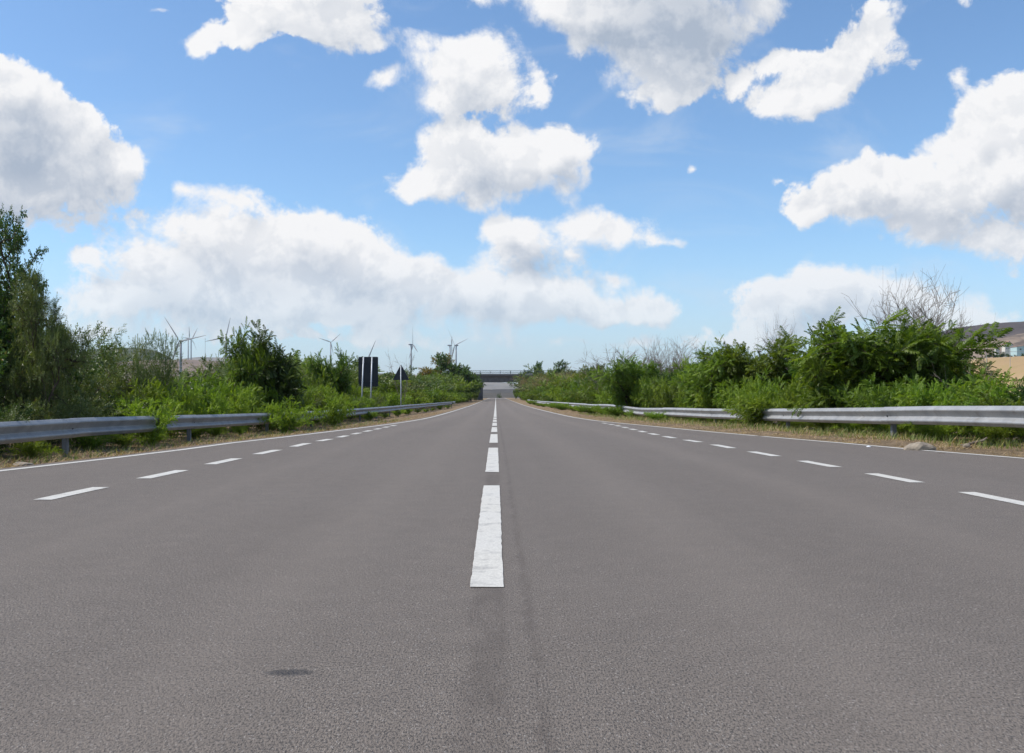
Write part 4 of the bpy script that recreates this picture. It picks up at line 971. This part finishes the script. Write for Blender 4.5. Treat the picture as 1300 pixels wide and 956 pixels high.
# ------------------------------------------------------------------ farm, far trees and fence on the right
def house(px0, px1, pyt, pyb, Y, label, wall='wall', gable=.35):
    x0, _, zt = at(px0, pyt, Y); x1, _, zb = at(px1, pyb, Y); w = x1 - x0; h = zt - zb; xm = (x0 + x1) / 2; root = tag(empty('farm_building', (xm, Y, zb - 1)), label, 'building'); e = h * (1 - gable) + 1; D = w * .8
    mb = MB(); mb.add([(-w / 2, 0, -6), (w / 2, 0, -6), (w / 2, D, -6), (-w / 2, D, -6), (-w / 2, 0, e), (w / 2, 0, e), (w / 2, D, e), (-w / 2, D, e), (0, 0, h + 1), (0, D, h + 1)], [(0, 1, 5, 8, 4), (1, 2, 6, 5), (2, 3, 7, 9, 6), (3, 0, 4, 7)]); mb.build('wall', M[wall], root)
    t = .25; mb = MB()
    for s in (-1, 1): mb.add([(s * (w / 2 + .4), -.5, e - .2), (0, -.5, h + 1.05), (0, D + .5, h + 1.05), (s * (w / 2 + .4), D + .5, e - .2), (s * (w / 2 + .4), -.5, e + t - .2), (0, -.5, h + 1.05 + t), (0, D + .5, h + 1.05 + t), (s * (w / 2 + .4), D + .5, e + t - .2)], [(0, 1, 2, 3), (4, 5, 6, 7), (0, 1, 5, 4), (3, 2, 6, 7), (0, 3, 7, 4)])
    mb.build('roof', M['roof'], root)
    for t in (-.28, .0, .28):
        mb = MB(); mb.box((t * w, -.03, e * .55), (w * .1, .08, e * .22)); mb.build('window', M['glass'], root)
house(1276, 1286, 433.5, 446, 850, 'pale gabled farmhouse below the dark hill on the right')
house(1291, 1312, 438.5, 446, 800, 'long low pale farm shed at the right edge', 'bluewall', .2)
house(1264, 1269, 440, 446, 870, 'small pale hut left of the gabled farmhouse')
i = 0
for px, pyt, Y, key in ((1256, 448, 600, 'far_dark'), (1264, 449, 600, 'far_dark'), (1272, 447.5, 590, 'far_dark'), (1281, 449, 590, 'far_dark'), (1290, 450, 600, 'far_brown'), (1300, 449, 600, 'far_dark'), (1310, 448, 600, 'far_dark')):
    x, _, zt = at(px, pyt, Y); g = at(px, 455.5, Y)[2]; o, H = SRC[key]
    copy_tree(o, (x, Y, g), random.uniform(0, 6), ((zt - g) / H * 1.7,) * 2 + ((zt - g) / H,), '%s small tree from the left in the line beyond the stubble field' % ORD[i], 'trees beyond the stubble field'); i += 1
fy = 380; xa, _, z1 = at(1180, 446.5, fy); xb, _, _ = at(1330, 446.5, fy); _, _, z2 = at(1200, 439.5, fy); zg = at(1200, 458, fy)[2]
root = tag(empty('wire_fence', (xa, fy, zg)), 'far pale two-rail fence across the dark hillside at the right', 'fence')
for z in (z1, z2):
    mb = MB(); mb.box(((xb - xa) / 2, 0, z - zg), (xb - xa, .06, .14 if z == z1 else .08)); mb.build('rail', M['kerb'], root)
for k in range(5):
    mb = MB(); mb.box((4 + k * (xb - xa) / 5, .1, (z2 - zg) / 2 - 1.5), (.16, .16, z2 - zg + 3)); mb.build('post', M['kerb'], root)

# ------------------------------------------------------------------ haze
def build_haze():
    m, nt, out = material('haze_air'); v = N(nt, 'ShaderNodeVolumePrincipled'); v.inputs['Density'].default_value = HAZE; v.inputs['Color'].default_value = (.78, .86, .95, 1); v.inputs['Anisotropy'].default_value = .25
    nt.links.new(v.outputs[0], out.inputs['Volume'])
    mb = MB(); mb.box((0, 2600, (170 - 16) / 2), (8400, 6000, 170 + 16)); o = mb.build('haze', m); tag(o, 'thin blue haze over the plain', kind='stuff')
HAZE = 7e-5
if HAZE: build_haze()
scene.cycles.volume_bounces = 0; scene.cycles.max_bounces = 6; scene.cycles.diffuse_bounces = 3; scene.cycles.transmission_bounces = 4; scene.cycles.transparent_max_bounces = 8
scene.cycles.use_denoising = True
scene.cycles.sample_clamp_indirect = 6
